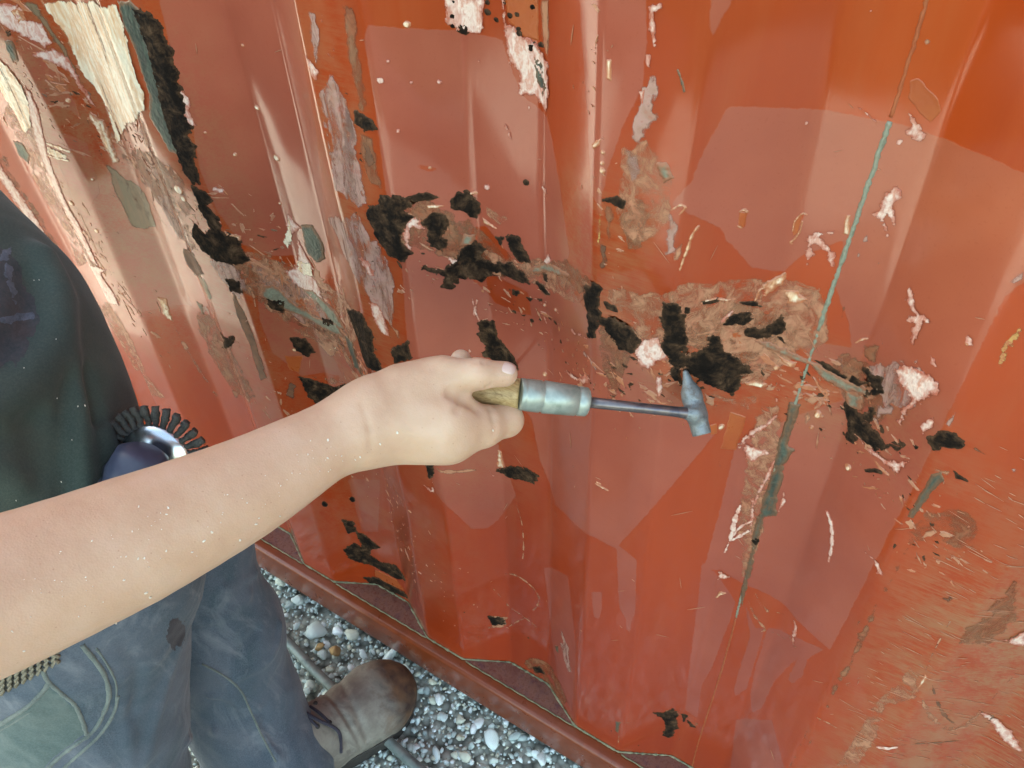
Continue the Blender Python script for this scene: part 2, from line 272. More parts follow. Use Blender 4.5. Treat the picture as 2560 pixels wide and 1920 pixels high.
PATCHES=[
('P',[(-18.2,688.2),(38.7,668.7),(113.3,660.6),(167.1,659.3),(172.9,607.9),(85.6,525.2),(37.7,551.1),(-0.3,598.8),(-35.7,633.3)]),
('Q',[(-4.6,667.6),(45.2,647.9),(114.6,628.7),(116.6,581.2),(50.1,565.3),(10.4,610.7)]),
('T',[(251.5,818.3),(288.2,829.7),(332.7,798.9),(375.2,777.5),(434.1,806.3),(473.4,805.4),(466.3,777),(411.4,756.8),(350.4,740.8),(300.9,751.7),(260.4,768.1)]),
('P',[(324,776.1),(375.2,777.5),(444.8,808.8),(473.7,797.3),(451.3,757.7),(399.8,744.7),(346,744.1)]),
('P',[(465.4,805.9),(509,810.6),(545.5,833.4),(591.5,837.8),(635.8,841.2),(646.1,823.2),(660.1,789.6),(635.5,761.6),(612,715.8),(576.5,713.5),(528.9,741.4),(498.6,751.2)]),
('T',[(548.3,807),(579.4,815.6),(614.3,802.9),(641.8,789.6),(629.7,759.1),(604.5,723.7),(573.1,735.1),(546.4,764.4)]),
('T',[(654.7,787.1),(685.3,788.1),(711.3,787.7),(717.2,748.9),(706.4,717.8),(683.4,722.9),(656.4,753.4)]),
('Q',[(680,783.3),(712.4,820.3),(731.4,799.2),(724.2,747.5),(695.6,753.4)]),
('P',[(607.7,706.1),(632.6,716.1),(650.7,670.1),(655.3,513),(649,436),(619,553.4)]),
('Q',[(-48.2,703.1),(-18.2,688.2),(3.8,622.4),(-22.9,594.7),(-57.8,644.5)]),
('P',[(480.2,925.4),(503.3,939.4),(529.2,919.2),(531.8,876.2),(506.8,840.8),(478.3,860.4)]),
('R',[(-38,943.4),(-21.4,941.1),(-12.7,935.3),(-13.1,920.2),(-9.4,904.6),(-14.4,892),(-9.3,885.4),(-16.3,875.7),(-12.5,869),(-13.4,855.4),(-17.4,841.5),(-12.7,825.5),(-22.4,817.5),(-16.8,805.3),(-24.9,788.9),(-25.7,775.2),(-37,757.2),(-42.9,766),(-46.3,786.9),(-46.1,809.6),(-45.8,836.9),(-41.2,872.2),(-36.7,900.7),(-36.5,924.1)]),
('G',[(-59.1,948.1),(-38.8,950.6),(-26.7,943.4),(-29.4,901.8),(-33.8,873.4),(-38.2,838.3),(-38.5,811.1),(-39.4,792.1),(-58.9,791.9),(-62.5,806.3),(-72.5,828.2),(-60.8,851.8),(-60.3,877.4),(-57.2,902.4),(-62.2,925.1)]),
('W',[(-23.3,867),(-10.4,866.4),(-6.2,858.6),(-9.1,844.9),(-7.9,830.7),(-13.9,826.4),(-17.4,836.2),(-18,850.2)]),
('c',[(-347.5,854.4),(-329.5,837.8),(-318.5,815.7),(-319.9,791.1),(-338.8,753.9),(-358.8,741.1),(-449,739.8),(-460,769.4),(-465.3,781.7)]),
('W',[(-318.5,815.7),(-312,808.6),(-313.2,783.8),(-334.6,719),(-341.2,655.6),(-333.9,611.5),(-333.2,546.3),(-347.3,553.2),(-353.5,619.3),(-356.7,674),(-350.1,729.5),(-335.2,776.1)]),
('c',[(-250.3,782),(-236.9,774.4),(-236.7,740.3),(-235.8,718.4),(-245.3,715.5),(-249.5,739.6)]),
('W',[(-529.9,651.5),(-526.3,638.4),(-519.2,600.8),(-514.3,561.3),(-509.2,513.9),(-511.3,464),(-521.5,463.6),(-526.5,513.3),(-532.3,563.7),(-537.9,611.3),(-542.5,632.8)]),
('c',[(-292.5,904.4),(-278.5,907.5),(-277.8,893.5),(-286.3,888.3)]),
('W',[(201.3,740.7),(216.3,739.5),(222.7,721.4),(213.5,721.4)]),
('c',[(41.8,688.8),(61.5,730.4),(72.2,728.4),(65.4,694.4),(51,674.1)]),
('R',[(-45.5,783.2),(-24.9,777.3),(-28.8,760.8),(-37.8,761.1)]),
('R',[(-40.4,754.5),(-24,749.6),(-16.2,740.7),(-30.2,731.9),(-17.2,717.6),(-18.2,700.2),(-2.5,692.2),(-0.1,670.2),(4.9,661.2),(-18,655.6),(-40.2,654.8),(-58,663.8),(-69.3,683.3),(-56.9,700.1),(-45.4,689.8),(-31.4,701.8),(-38.5,721.8)]),
('B',[(-161.9,613.1),(-81.1,656.5),(-67.7,632.6),(-156.3,581.5),(-164,594.4)]),
('G',[(-317.3,867.9),(-302.5,869.7),(-307,846.6),(-320.3,842.9),(-321.3,858.1)]),
('G',[(-490.7,692.2),(-466,692.9),(-460.4,674.3),(-477.5,657.3),(-495.3,665.8)]),
('W',[(-309.7,913.6),(-277.1,911),(-279.6,897),(-261,889.7),(-259.5,867.9),(-269.4,860.5),(-284.7,871.9),(-306.6,887.5),(-323.7,894.4)]),
('W',[(-287,853.4),(-280.1,858.8),(-261.8,862.4),(-250,851.3),(-245.6,814.6),(-238.9,790.8),(-245.6,794.5),(-257,833.9),(-266.5,841.6)]),
('c',[(-255.7,914.3),(-59.1,948.1),(-56.9,925.9),(-65.9,871.4),(-60.8,851.8),(-76.4,831),(-154.3,789.8),(-181.7,778.7),(-214.7,752.8),(-228.7,795.5),(-244.8,836.2),(-245.8,879.1),(-254.7,900.4)]),  # bright reflections at upper left, painted cream over the flaking coat
('c',[(-255.8,788.1),(-243.7,778.2),(-239.6,761.6),(-240.6,753),(-248.2,754.8),(-253.3,773.6)]),
('c',[(-228.7,795.5),(-214.1,786.5),(-214.7,752.8),(-230.3,734.3),(-235.7,749)]),
('P',[(-181.7,778.7),(-82.3,829.8),(-79.5,787.3),(-163.8,752.1)]),
('o',[(-275.6,914.4),(-255.7,914.3),(-250.8,884.4),(-240.1,838.3),(-247.2,810.6),(-259.1,837.8),(-263.7,878.9),(-275.1,904)]),
('o',[(-260,826.1),(-253.3,773.6),(-253,717.4),(-233.2,700.6),(-203.6,684.5),(-207,625.1),(-241.2,618.8),(-253,623.1),(-259.4,671.3),(-259.5,721.6),(-261.8,781.8)]),
('P',[(-338.6,850),(-332.4,833.5),(-318.5,815.7),(-310.8,792.4),(-328.2,749.3),(-330.4,710.6),(-343,652.7),(-333.9,611.5),(-332.5,541.1),(-490.1,465.3),(-474.1,550.5),(-487.5,589.7),(-490,635.7),(-475.6,685.7),(-491.7,730.8)]),
('T',[(-526.7,679.7),(-510.7,664.7),(-511.1,614.7),(-502.4,573.1),(-496.8,514.3),(-496,464.6),(-511.3,464),(-519.1,519.6),(-523.9,600.6),(-544.7,638.1)]),
('T',[(-239.1,733.6),(-201.9,747.9),(-82.6,786.6),(-60,778.1),(-44.7,755.6),(-52,718.7),(-67.1,688.5),(-63.2,657.6),(-157.6,622.2),(-172.7,647),(-193.8,687.8),(-228.6,700.9)]),
('Q',[(-184.6,690.8),(-125.2,712.5),(-142.6,682.5),(-76.7,685.7),(-90.4,646.5),(-161.6,620.9),(-175.8,641.1)]),
('c',[(-330.9,740),(-293.8,730.7),(-295.3,717),(-338.1,718.3)]),
('W',[(-11.4,759.1),(-1.6,756.5),(-2.1,747.5),(-14.5,753.1)]),
('W',[(63.5,729.9),(83.5,718.7),(63.3,702.5),(54.7,712.2)]),
('G',[(84.9,723.4),(105.4,730.3),(117.5,709.3),(115.2,689.5),(99.7,677.7),(83.3,688.9)]),
('W',[(72.4,701.9),(82,684.1),(94.8,667.5),(58.9,653.2)]),
('c',[(-13.7,701),(1,694.1),(-0.1,687.7),(-12.6,690.3)]),
('Q',[(197.7,977.6),(213,982.1),(214.5,960),(202.9,927.8),(216,928.8),(227.3,914.5),(235.6,881.8),(220.2,807.6),(203.6,799.4),(185.6,809.2),(188.4,855.5),(188.3,893.7),(191,939.3)]),
('W',[(185.9,936.9),(194.6,931.8),(200.2,924.6),(192.4,916.2),(186.6,924.7)]),
('Q',[(131.4,755.3),(214.5,799.9),(233.5,778.6),(244.8,748.2),(250.7,701.3),(239.8,657.7),(216.2,674.2),(194.6,703.4),(169,726.9)]),
('T',[(233.9,987.4),(254.1,990.1),(252.6,957.6),(253.1,906.8),(240.3,895.7),(233.6,902.8),(233.8,941.2)]),
('Q',[(223.1,928.7),(231,915.2),(234.4,887.4),(232.6,850.5),(234.1,809.8),(215.1,788.3),(197.5,816.9)]),
('T',[(233.1,881.2),(253.6,882.8),(254.4,855.9),(255,827.4),(235.7,827.1),(230.6,850)]),
('B',[(234.4,878.5),(247.6,869.5),(250.2,853.3),(239,844.2),(233.9,857.1)]),
('R',[(233.7,897.4),(250.2,893.7),(253.5,887.2),(242.6,882.6),(231.8,888.3)]),
('W',[(314.2,994),(349.8,997),(345.8,966.2),(333.2,966.1),(322.5,968.1),(316.1,974.2)]),
('O',[(321.9,994),(347.7,996.8),(344.7,983.8),(330.8,974.8),(320.5,973)]),
('O',[(365.4,998.9),(393.5,1002.5),(393.5,970.8),(381,972.4),(368.7,981.2)]),
('W',[(361.9,998.5),(366.8,999.1),(367.3,981),(381,972.4),(395,967.5),(404.2,955.9),(406.2,936.9),(403.3,915.3),(390.1,927),(375.5,926.9),(375.2,944.7),(367.4,948.5),(363.9,967.6)]),
('G',[(390.4,958.3),(398.1,956.3),(403,938.3),(398,926.9),(391.6,940),(389.6,952.1)]),
('R',[(385,966.5),(389.9,969),(389.1,961.7),(384.9,962.9)]),
('P',[(394,1002.6),(408.9,1006.2),(408.5,926.4),(403.2,924.3),(394.3,970.9)]),  # bright reflection on the rib, painted as a pale strip
('W',[(360.2,902.8),(364.7,899.6),(371,887),(366.8,887.2)]),
('W',[(397.7,858.9),(407.5,851.6),(404.2,847.6),(396.4,852.5)]),
('W',[(381.3,922.8),(386.9,919.2),(384.3,914.4)]),
('c',[(469.1,981.5),(472.5,982.1),(473.2,968.8),(469.9,969.8)]),
('c',[(459.1,919.1),(468.2,926.8),(466.5,921.4),(462,916.7)]),
('W',[(493.6,1019.3),(505.1,1023.6),(505.7,1018.2),(500.6,1015.6),(504,994.7),(500.7,994.1),(496.7,1011.2)]),
('W',[(495.4,991.2),(500.2,991),(500.7,981.9),(497.4,982.3)]),
('W',[(493.8,965.7),(499.4,968.9),(497.7,956.6)]),
('Q',[(486.2,964.2),(499.9,980.7),(511,973.2),(510.1,951.3),(499.3,928.1),(487.9,930.2)]),
('R',[(248.3,822.2),(263,824.1),(277.6,822.9),(275.6,816.2),(268.4,811),(277.1,804.5),(267.7,793.7),(262.3,776.9),(269.8,762.4),(259.5,753.1),(245.8,754.4),(234.7,768.2),(231.9,782.3),(226,791.5),(230.8,803.6),(246.3,811.5)]),
('R',[(277.1,824.8),(290,828.7),(299.5,824.2),(290.8,822.6),(278.6,819.6)]),
('R',[(310.5,822),(314.7,827),(321.4,831.2),(330,824.5),(333.5,813.7),(329.8,806.2),(321.7,809.9),(313.9,812.2),(308.7,813.8)]),
('R',[(292.3,808.3),(302.9,806.9),(304.2,796.7),(299,784.1),(303.6,775.2),(295.3,769.2),(288,778.2),(290.5,789.2),(285.2,797.8)]),
('T',[(301.4,805.2),(321.9,812.4),(333,805.2),(327.5,790.5),(332.9,778.9),(322,770.4),(310.4,766.1),(300.9,782.4)]),
('g',[(317.8,788.4),(328,787),(324.4,775.1),(314,774.7)]),
('R',[(312,768.1),(326.6,777),(336.9,772.8),(328.5,763.2),(336,755.4),(347.1,751.8),(328.9,733.8),(319,737.2),(312.3,756.6)]),
('W',[(269.7,799.1),(281.7,809.7),(283.2,797.8),(288.6,790.9),(274.4,792.2),(271.7,766.3),(265.9,769.8),(266.3,788.3)]),
('W',[(301.7,763.8),(310.9,756.5),(308.2,744.8),(302.4,744.5)]),
('P',[(335.9,824.3),(351.4,822),(373.3,816.7),(362.8,803.8),(355.6,796.5),(345.4,803.7),(336.7,808)]),
('c',[(334.9,807.4),(345.4,803.7),(355.6,797.4),(346,798.8),(336.3,801)]),
('c',[(324,829.6),(331.2,832),(332.7,829.9),(325.2,827.2)]),
('c',[(289.6,816.3),(295.7,817.6),(303.5,816.1),(298,813.5),(290.1,813.6)]),
('R',[(350,789.6),(357.7,792),(355,783.8)]),
('R',[(363.5,797.2),(373.8,796.9),(379.5,784.8),(384.4,773.9),(374.8,771.7),(364,786.9)]),
('R',[(483.8,885.6),(491.9,883.9),(490.4,877.4),(485.7,878.5),(473.3,879.6)]),
('T',[(484.6,874.4),(502.9,891.5),(521.4,884.7),(520.6,869.7),(511.5,844.3),(495.4,838.9),(484.8,851.8)]),
('P',[(488.6,875.5),(502.8,879.5),(505,870.7),(493.7,861.8),(486.6,866.6)]),
('Q',[(487.1,925.2),(499.1,930.4),(506.5,917.7),(501.7,904),(490.1,889.4),(485.1,902.3)]),
('g',[(511.3,918.8),(519.6,920.8),(526.7,911.6),(519,904.7)]),
('Y',[(469.9,872.9),(473.5,872.6),(473.8,852.7),(471.5,824.5),(469.1,839.2)]),
('B',[(470.4,842.7),(479.7,842.8),(480.7,818.2),(472,815.1)]),
('T',[(469,882.2),(482.7,882),(485.5,862.1),(483.9,844.1),(475.5,841.4)]),
('T',[(634.1,1005),(633.2,995.4),(634,985.9),(632.2,975.5),(627.1,974.5),(626.8,984.5),(628.5,995.6)]),
('P',[(624,969.7),(628.7,968.6),(639.6,961),(637.6,959.5),(627.2,965.2)]),
('O',[(649.9,988.9),(653.6,991.5),(668.4,981.8),(671.3,975.6),(668.6,966.9),(659.6,972),(651.8,979.4)]),
('P',[(657.3,988.4),(666.9,983.5),(667.8,980.7),(660.3,984.6)]),
('W',[(652.1,972.5),(657.9,971.7),(668.8,960.7),(669.7,952),(663.9,955.4),(653.9,958.4),(656.7,963.2)]),
('P',[(667.5,964.6),(675.1,957.3),(680.3,947.4),(677,947.5),(673,953.5)]),
('W',[(652.9,953.9),(657.8,955),(656.8,948.9),(652.7,949.5)]),
('Q',[(654.5,943.4),(657.5,943.1),(656.6,932.8),(654.9,923.2),(651.5,924.6),(653.7,937.7)]),
('W',[(658.3,921.8),(662.7,924.2),(667.5,917.4),(665.3,912),(671.6,895.2),(668.4,894.8),(663.5,900.7),(668.4,888.6),(667.1,885),(660.1,894.7),(651.5,900.8),(655.2,904.3),(655.2,915.1)]),
('W',[(615.5,870.7),(622.6,879.5),(633,882.9),(635.2,879.4),(627,875.6),(638,865.8),(640.5,853.6),(637.2,853.2),(631.4,862.2),(622.4,866.1),(625.6,860.3),(621.6,849.9),(617.4,857.6),(616.2,866.8)]),
('c',[(637.4,895.4),(640.1,896.2),(643.4,881.3),(639,881.2),(637.5,889.1)]),
('Q',[(650.6,879.1),(654.1,890.4),(656.7,881.1),(654.1,874.4)]),
('Q',[(650.5,871.2),(653.9,873.7),(656.6,857.3),(653.5,856.2)]),
('O',[(571.2,887.6),(574.9,887.6),(575.2,879.1),(574.5,875.8),(571.6,877.1),(571.1,883)]),
('O',[(605.4,882.5),(609.2,887.9),(609.4,882.1),(609.2,872.8),(607,870.2)]),
('Q',[(521.5,884.8),(528.8,886.7),(536.5,874.2),(536.9,852.3),(531.2,836.2),(527.3,834.9)]),
('P',[(532.6,856.7),(538.9,863.7),(541.3,852.9),(537.8,845.3),(532.7,845.3)]),
('R',[(306.3,753.6),(312.6,759.7),(311.7,744),(317.7,746.3),(314.4,734.2),(307.3,735.8),(302,722.7),(294.1,724.4),(298.1,737.4),(284.9,741.2),(278.3,746.4),(296.6,743.2)]),
('R',[(328.3,760.6),(345.9,759.1),(366.5,765.4),(382,755.7),(383.5,749.5),(369.1,749.2),(354.5,751.7),(331.8,748.4)]),
('R',[(326.3,754.6),(333.6,749.8),(331.8,740.4),(325,739.8),(314.9,754)]),
('g',[(384.2,765.8),(398.2,778.6),(416.1,784.6),(437.5,788.7),(429.8,781.1),(411.3,774.4),(391,762.6)]),
('P',[(380.7,766.5),(406.7,788.4),(416.1,788.1),(440.6,796.7),(455.6,796.3),(461.1,788),(457.4,773.3),(443,782.9),(418.3,776.3),(390.9,759.7)]),
('P',[(332.1,751.4),(354.7,753.7),(356.6,743.6),(334.6,742.2)]),
('W',[(396.4,778.9),(406.8,791),(411.4,786.9),(406.6,778.6)]),
('R',[(457.9,789.3),(467.6,799.4),(475.8,797.3),(471.5,783.8),(474.1,767.5),(470.3,743.6),(463.2,739.3),(463.4,758),(458.5,772.3)]),
('R',[(399.8,766.6),(405.4,768.8),(404.1,759.6),(400.5,758.6)]),
('R',[(392.4,752.7),(397.6,752.6),(405.9,747.3),(401.9,742.9)]),
('R',[(378.8,731.3),(386.4,731.4),(384,727.5)]),
('R',[(365.1,733.4),(370.9,735.6),(372.1,732.4),(368.5,728.2),(364.7,728.5)]),
('R',[(475.4,766.3),(490.2,769.9),(501,765.2),(514.4,755.5),(506.3,742),(495.7,742.3),(483.9,753.7)]),
('R',[(477.5,784.3),(487.9,783.8),(490,778.5),(480.8,778.2)]),
('T',[(471.9,775.4),(489.9,774.2),(521.6,764.5),(514.4,749.4),(507.8,716.8),(505.4,692.7),(499.1,666.7),(482,656.6),(482.9,700.8),(471.7,714.8),(470.5,740.9)]),
('R',[(531.7,802.3),(539.5,805.2),(546.5,792.6),(547.9,775.2),(551.6,766.5),(548.5,755.5),(555,745.2),(547.2,737),(553.4,722.5),(544,729),(543.8,744.6),(531.7,758.1),(534.2,769.9),(529.4,785.7)]),
('P',[(530.3,817.4),(538,821.2),(542.1,805.7),(533.1,802.5)]),
('P',[(473.6,811.6),(497.2,805.3),(511.7,805.1),(530.4,816.9),(532.3,811.7),(514.7,802.1),(488.7,799.5)]),
('P',[(473.2,780.2),(490.1,772.5),(508.3,765.4),(527.2,767.2),(513.3,759.1),(490.4,767.4)]),
('W',[(513.5,757.8),(528.6,768.3),(533.8,759),(541.3,749.3),(530.3,739.9),(524.3,730.6),(515.6,728.4),(507.6,744.2)]),
('R',[(326.7,683.4),(338.8,685.1),(340.8,671.7),(350.7,658.8),(361.4,652.2),(368.7,634.5),(350.8,634.3),(329.3,640.6),(333.1,653.4),(325.9,665.5)]),
('W',[(323,711.7),(324.9,708.8),(321.9,688.2),(318.9,692)]),
('Q',[(316.2,686.1),(320.5,673.5),(327,661.5),(321.8,666.5)]),
('W',[(315.4,655.1),(320,644.7),(315.7,643.5)]),
('W',[(427.8,663.8),(438,670.5),(453.3,678.1),(465.7,693.5),(468.8,689.7),(461.1,676.9),(443.4,665.1)]),
('Q',[(442.7,711.1),(457.9,719.1),(470.5,721.8),(480,706.3),(467.8,703.6),(455.5,708.8)]),
('W',[(435.8,727),(441.2,733.7),(444.7,730.2),(465.5,738.8),(462.7,734.1),(444.7,725.7)]),
('W',[(531.7,725.7),(536.7,728.5),(540.2,715.9),(537.8,703.4),(532.9,711.2)]),
('P',[(513.9,707.5),(520.2,707.9),(524.9,699.5),(521.1,695.8)]),
('R',[(339.3,461.5),(355.9,477.4),(380.9,487.3),(395.3,483.8),(390.3,467.7),(376.3,466),(355.4,458.6)]),
('c',[(341.5,499),(345.6,497.8),(347.2,478.7),(350,471.6),(340,468.9)]),
('P',[(270.4,464.4),(296.3,462.8),(326.4,467.9),(328.8,462.2),(302.9,453),(273.5,448)]),
('W',[(327.3,470.8),(339,448.2),(332.1,455.1)]),
('R',[(257.5,456),(267.7,462.8),(265.9,442.1),(258.9,434.2)]),
('W',[(246.8,414.8),(259.5,413),(264.4,433.5),(266.2,409.2),(258.4,404.3)]),
('P',[(380.8,463.4),(385.3,466.2),(387.5,449.7),(383,449.9)]),
('B',[(209.9,718),(222.4,719),(234.3,704.1),(229.2,699.5),(211.2,705.5)]),
('R',[(147.9,638.3),(193.8,665.2),(204.6,643.9),(204,616.9),(212.8,594.4),(181.7,583.8),(169.9,614.9)]),
('R',[(231.1,631.1),(256,652.8),(256.5,630.8),(233.7,613.3)]),
('G',[(126.4,587.1),(147.7,591.3),(142.9,528.7),(125.7,533.1)]),
('W',[(208.4,687),(221.6,689.2),(228.9,672.7),(231.9,648.1),(218.9,649.5),(211.6,666.2)]),
('P',[(228.9,672.7),(247,663.7),(249.5,645.3),(238.9,650.9)]),
('P',[(199.3,608.2),(218.8,602.1),(223.4,586.2),(202.3,581.1)]),
('P',[(100.4,570.6),(118.8,575.6),(129.3,543.3),(133.1,507.5),(120,505.2),(110.4,534.1)]),
('g',[(12.1,627.4),(26,628.8),(47.6,600.8),(71.8,592.6),(119,604.7),(127.4,583.7),(103.4,579.4),(58.9,580.2),(39.1,588.5),(20.6,598.7),(5.8,609.8)]),
('g',[(56.1,628.9),(85,637.6),(118.5,622),(132.1,598),(116.1,593.4),(89.2,618.2)]),
('T',[(-13.9,667.8),(18.2,648),(57.4,636),(122.8,625.2),(134.6,596.1),(97.1,560.7),(43,560.7),(7.2,584.5),(-13.8,619.5),(-32.2,643)]),
('W',[(41.2,650.1),(73.4,665.6),(96,651.7),(103.3,624.7),(76.1,619.9),(50.3,631.3)]),
('P',[(2.6,661.2),(21.5,667.9),(32.8,652.4),(12.9,647.8)]),
('R',[(13.8,607.1),(33.2,604.9),(27.8,588.3),(14.4,594.8)]),
('R',[(-33.7,629.1),(-14.1,630.7),(-14,615.1),(-31.1,614)]),
('R',[(92.3,598.3),(112.9,603.9),(108.2,594.4),(91.1,588)]),
('c',[(61.5,673.6),(93.8,679.9),(93.2,653.9),(69.1,647.4),(54.1,651.9)]),
('O',[(46.3,609.6),(81.4,622.4),(89.7,597),(48.1,587.9)]),
('O',[(18.6,518.1),(40.5,517.6),(31.8,490.4),(20.8,495.1)]),
('c',[(7.2,560.3),(15,549.1),(22.9,535.9),(38.6,534),(40.1,520.7),(25.3,523.5),(13.5,539.4)]),
('R',[(31.7,546.2),(47.4,547.7),(57,527.2),(45.4,520),(32.5,532.7)]),
('R',[(32,482.1),(47.9,477.9),(73.4,468.9),(104.2,490),(114,476.5),(83.3,434.3),(52.6,429.1),(37.6,450.3)]),
('P',[(32.5,494.6),(58.6,488.5),(99.1,504.5),(106.4,490.2),(74.2,472.3),(47.8,477)]),
('R',[(-114.3,500),(-54.8,530.3),(-56.1,524),(-67.2,511.2),(-147.1,448.4),(-76.6,516.2)]),
('c',[(-248.2,512.1),(-234.9,508.8),(-236.4,490.8),(-236,466.7),(-247.8,476.1)]),
('Q',[(-175.4,526.2),(-145.7,529.5),(-146.6,500.3),(-169.6,501)]),
('G',[(-173.7,521.8),(-160.6,521.8),(-165.1,499.4),(-171.2,503.4)]),
('B',[(-161.5,615.1),(-77.6,658.3),(-69.2,624.1),(-148.9,571.4),(-167.5,588.4)]),
('B',[(-28.8,642.1),(-22.2,609.9),(-10.1,545.6),(-10.4,475.5),(-29.7,458.4),(-30.6,518.2),(-37,575.6)]),
('B',[(16,483.3),(28.2,467),(17.9,440.6),(7.3,448.6)]),
('T',[(-188.2,507.4),(-154.4,512.2),(-63.9,517.6),(-41.7,421.3),(-162,333.3),(-190.7,400.6),(-201.8,452.6)]),
('P',[(-238.3,486.3),(-228.2,446.9),(-218.4,390.8),(-207.4,331.8),(-196.5,316.2),(-217.8,309),(-231.8,380.1),(-243.5,441.3)]),
('P',[(-492.9,401),(-340.3,467.6),(-327.6,406),(-329.1,334),(-299.5,294.6),(-340.3,274.5),(-453.7,260.1),(-471,340.9)]),
('W',[(-444.3,517.9),(-338.8,547.5),(-316.1,546.1),(-337.6,530.9),(-325.2,504.6),(-322.9,478.6),(-342.6,473.7),(-442.6,463)]),
('o',[(-141.1,612),(-73.1,619.9),(-65.1,585.2),(-93.9,569.5),(-158.5,572.7)]),
('R',[(575.4,787.4),(580.6,797.8),(590.3,799.2),(593.8,794.1),(587.4,789.1)]),
('R',[(590.8,781.1),(597,784.6),(603.9,783.1),(615.3,799.3),(618.5,787),(614.2,779.4),(602.9,775.5),(593.3,775.8)]),
('T',[(593.2,794.4),(602.3,793),(615.1,800.5),(614.9,788.9),(601.5,783.9)]),
('R',[(553,748.6),(565.6,762.1),(568.9,774.9),(575,771.7),(577.5,761.1),(588.4,749.1),(601.2,739),(594.1,734.9),(595.9,720.6),(591.9,712.3),(579.7,719.8),(572,723),(562.6,729.6),(554.4,737.2)]),
('T',[(574.2,778.7),(585.6,786),(598.6,774.5),(609,766.5),(617.7,755.6),(616.4,735),(603.3,730.1),(594.1,734.9),(600.3,740.8),(588.2,751),(578.4,763)]),
('O',[(579.8,779),(588.3,782.8),(591.6,776),(584.4,770.5)]),
('R',[(582.8,809.4),(592.8,811.1),(598.6,805.4),(591.3,806.4)]),
('R',[(557.7,809.3),(567.6,813.3),(568,810.4),(559.1,807.1)]),
('R',[(614.5,777.8),(617.7,778.2),(621.8,773.9),(620,773.1)]),
('R',[(546.7,803.5),(550.6,803.2),(550.6,798.3),(547.8,798.1)]),
('c',[(594.6,825.6),(599.7,833.2),(607.9,838.3),(609.7,828.1),(602.1,819.4),(598.7,814.3)]),
('c',[(609.8,823.1),(619.7,825.9),(628.7,821.3),(622.4,813.4),(614.7,811.6)]),
('P',[(605.7,817.6),(612.3,813.9),(626.6,811.3),(621.9,803.9),(604.8,797.5),(608.6,808)]),
('P',[(621.5,823.5),(628.1,832),(637.1,836.8),(637.5,817.3),(633.6,807.7),(626.2,812.8)]),
('W',[(577.8,802.2),(582.5,803.9),(577.8,794.1),(571.8,784.7),(572.3,793.9)]),
('P',[(545.4,792.6),(551.3,777.3),(570.8,788),(576.5,778.8),(570.1,774.1),(555.4,770.4)]),
('g',[(596.6,772.8),(608.3,770.8),(624.2,768.8),(638.1,764.1),(647,764.4),(657.7,762.2),(673.6,759.2),(687.9,761.3),(696.6,773.9),(698.3,768.3),(694.1,754.6),(685.6,749.7),(676.1,744.1),(659.6,748.9),(644.2,759.7),(631.2,760.3),(609.6,763.2)]),
('R',[(646,766.1),(656.9,765.4),(671.6,759.7),(670.1,758),(656.6,761.7)]),
('R',[(682.1,774),(685,776),(690.7,775.3),(696.6,779.3),(698.8,768.9),(694.9,761.1),(690,754.1),(693.9,769.3),(687.9,770.7)]),
('R',[(676.5,762.6),(682.2,761.3),(687.9,766),(683.5,756.9),(676.4,758)]),
('R',[(677.9,732.3),(687.2,734.4),(693.2,729),(698.6,748.8),(700.6,738.5),(696.3,728.3),(706.5,727.5),(716.1,721.5),(710.2,711.2),(699.2,714.2),(693.4,714.2),(693.9,703.4),(689.4,702.5),(686.6,717),(680.1,724.5)]),
('R',[(719.2,726.3),(726.8,731),(725,726.1)]),
('R',[(733.9,743),(736.5,744.4),(735.5,740.9)]),
('R',[(714.6,719.7),(718.5,724.8),(718.1,721.7)]),
('g',[(675.7,745.7),(687.8,751.9),(691.2,736.4),(687.2,734.4),(679.3,732.2)]),
('P',[(686.1,757.7),(697.4,771.1),(704.7,769.5),(702.1,755.5),(696.9,749.9),(692.1,737.3)]),
('W',[(702,794.9),(705.2,804.5),(710.4,807.3),(715.7,806.1),(723.8,810.3),(731.1,807.7),(734.9,800.3),(730.1,792.2),(724.8,779.1),(720.7,768.4),(721.1,750.8),(716.6,752.4),(715.4,760.6),(718,772.8),(719.6,779.8),(714.6,783.4),(707.2,786.4)]),
('Q',[(698.6,753.6),(708,767.4),(715.5,764.5),(715.2,752.7),(707.7,746.2),(711.7,733.2),(707.3,734.1),(699.1,733.1)]),
('W',[(690,859.9),(693.6,859.7),(699.2,851.2),(705.5,849.1),(714.7,847.1),(708.2,841.4),(706.7,833.1),(706.8,822.2),(703.8,824.1),(701.7,836.4),(697,835.6),(698.1,843.5),(691.6,851.2)]),
('W',[(732.4,853.7),(735.6,853.6),(740.5,848.4),(735.4,844.3),(732.2,847.9)]),
('W',[(718.3,824.4),(727.8,817),(721.4,817)]),
('W',[(731.7,769.6),(737.7,780.6),(739.7,773.2),(735.5,758.2),(731.4,763.8)]),
('W',[(694.9,711.8),(710.7,709.8),(724.4,715.2),(735.4,726.5),(733.2,705.2),(724.5,706.4),(707.9,705)]),
('Q',[(653,793.1),(658.9,783.9),(668.7,776.5),(668.3,765.5),(659.8,773.8)]),
('T',[(651.4,824.5),(656.5,828.8),(659.1,813.8),(653.7,810.6)]),
('T',[(650.2,843.1),(657.3,851.4),(659.1,840.8),(654.5,835.4)]),
('T',[(672.7,797.3),(687.8,806.8),(689.5,788.3),(682.5,779.8)]),
('W',[(622.7,723.3),(628.1,720.3),(632.4,695.7),(626.9,682),(613.9,662.9),(609,648.3),(605.7,657.1),(611.8,672.9),(625.1,689.5),(627.1,705.1)]),
('W',[(609.2,659.6),(620.9,657.5),(632.1,659.7),(640,654.4),(631,651.8),(622,638.2),(614.5,642)]),
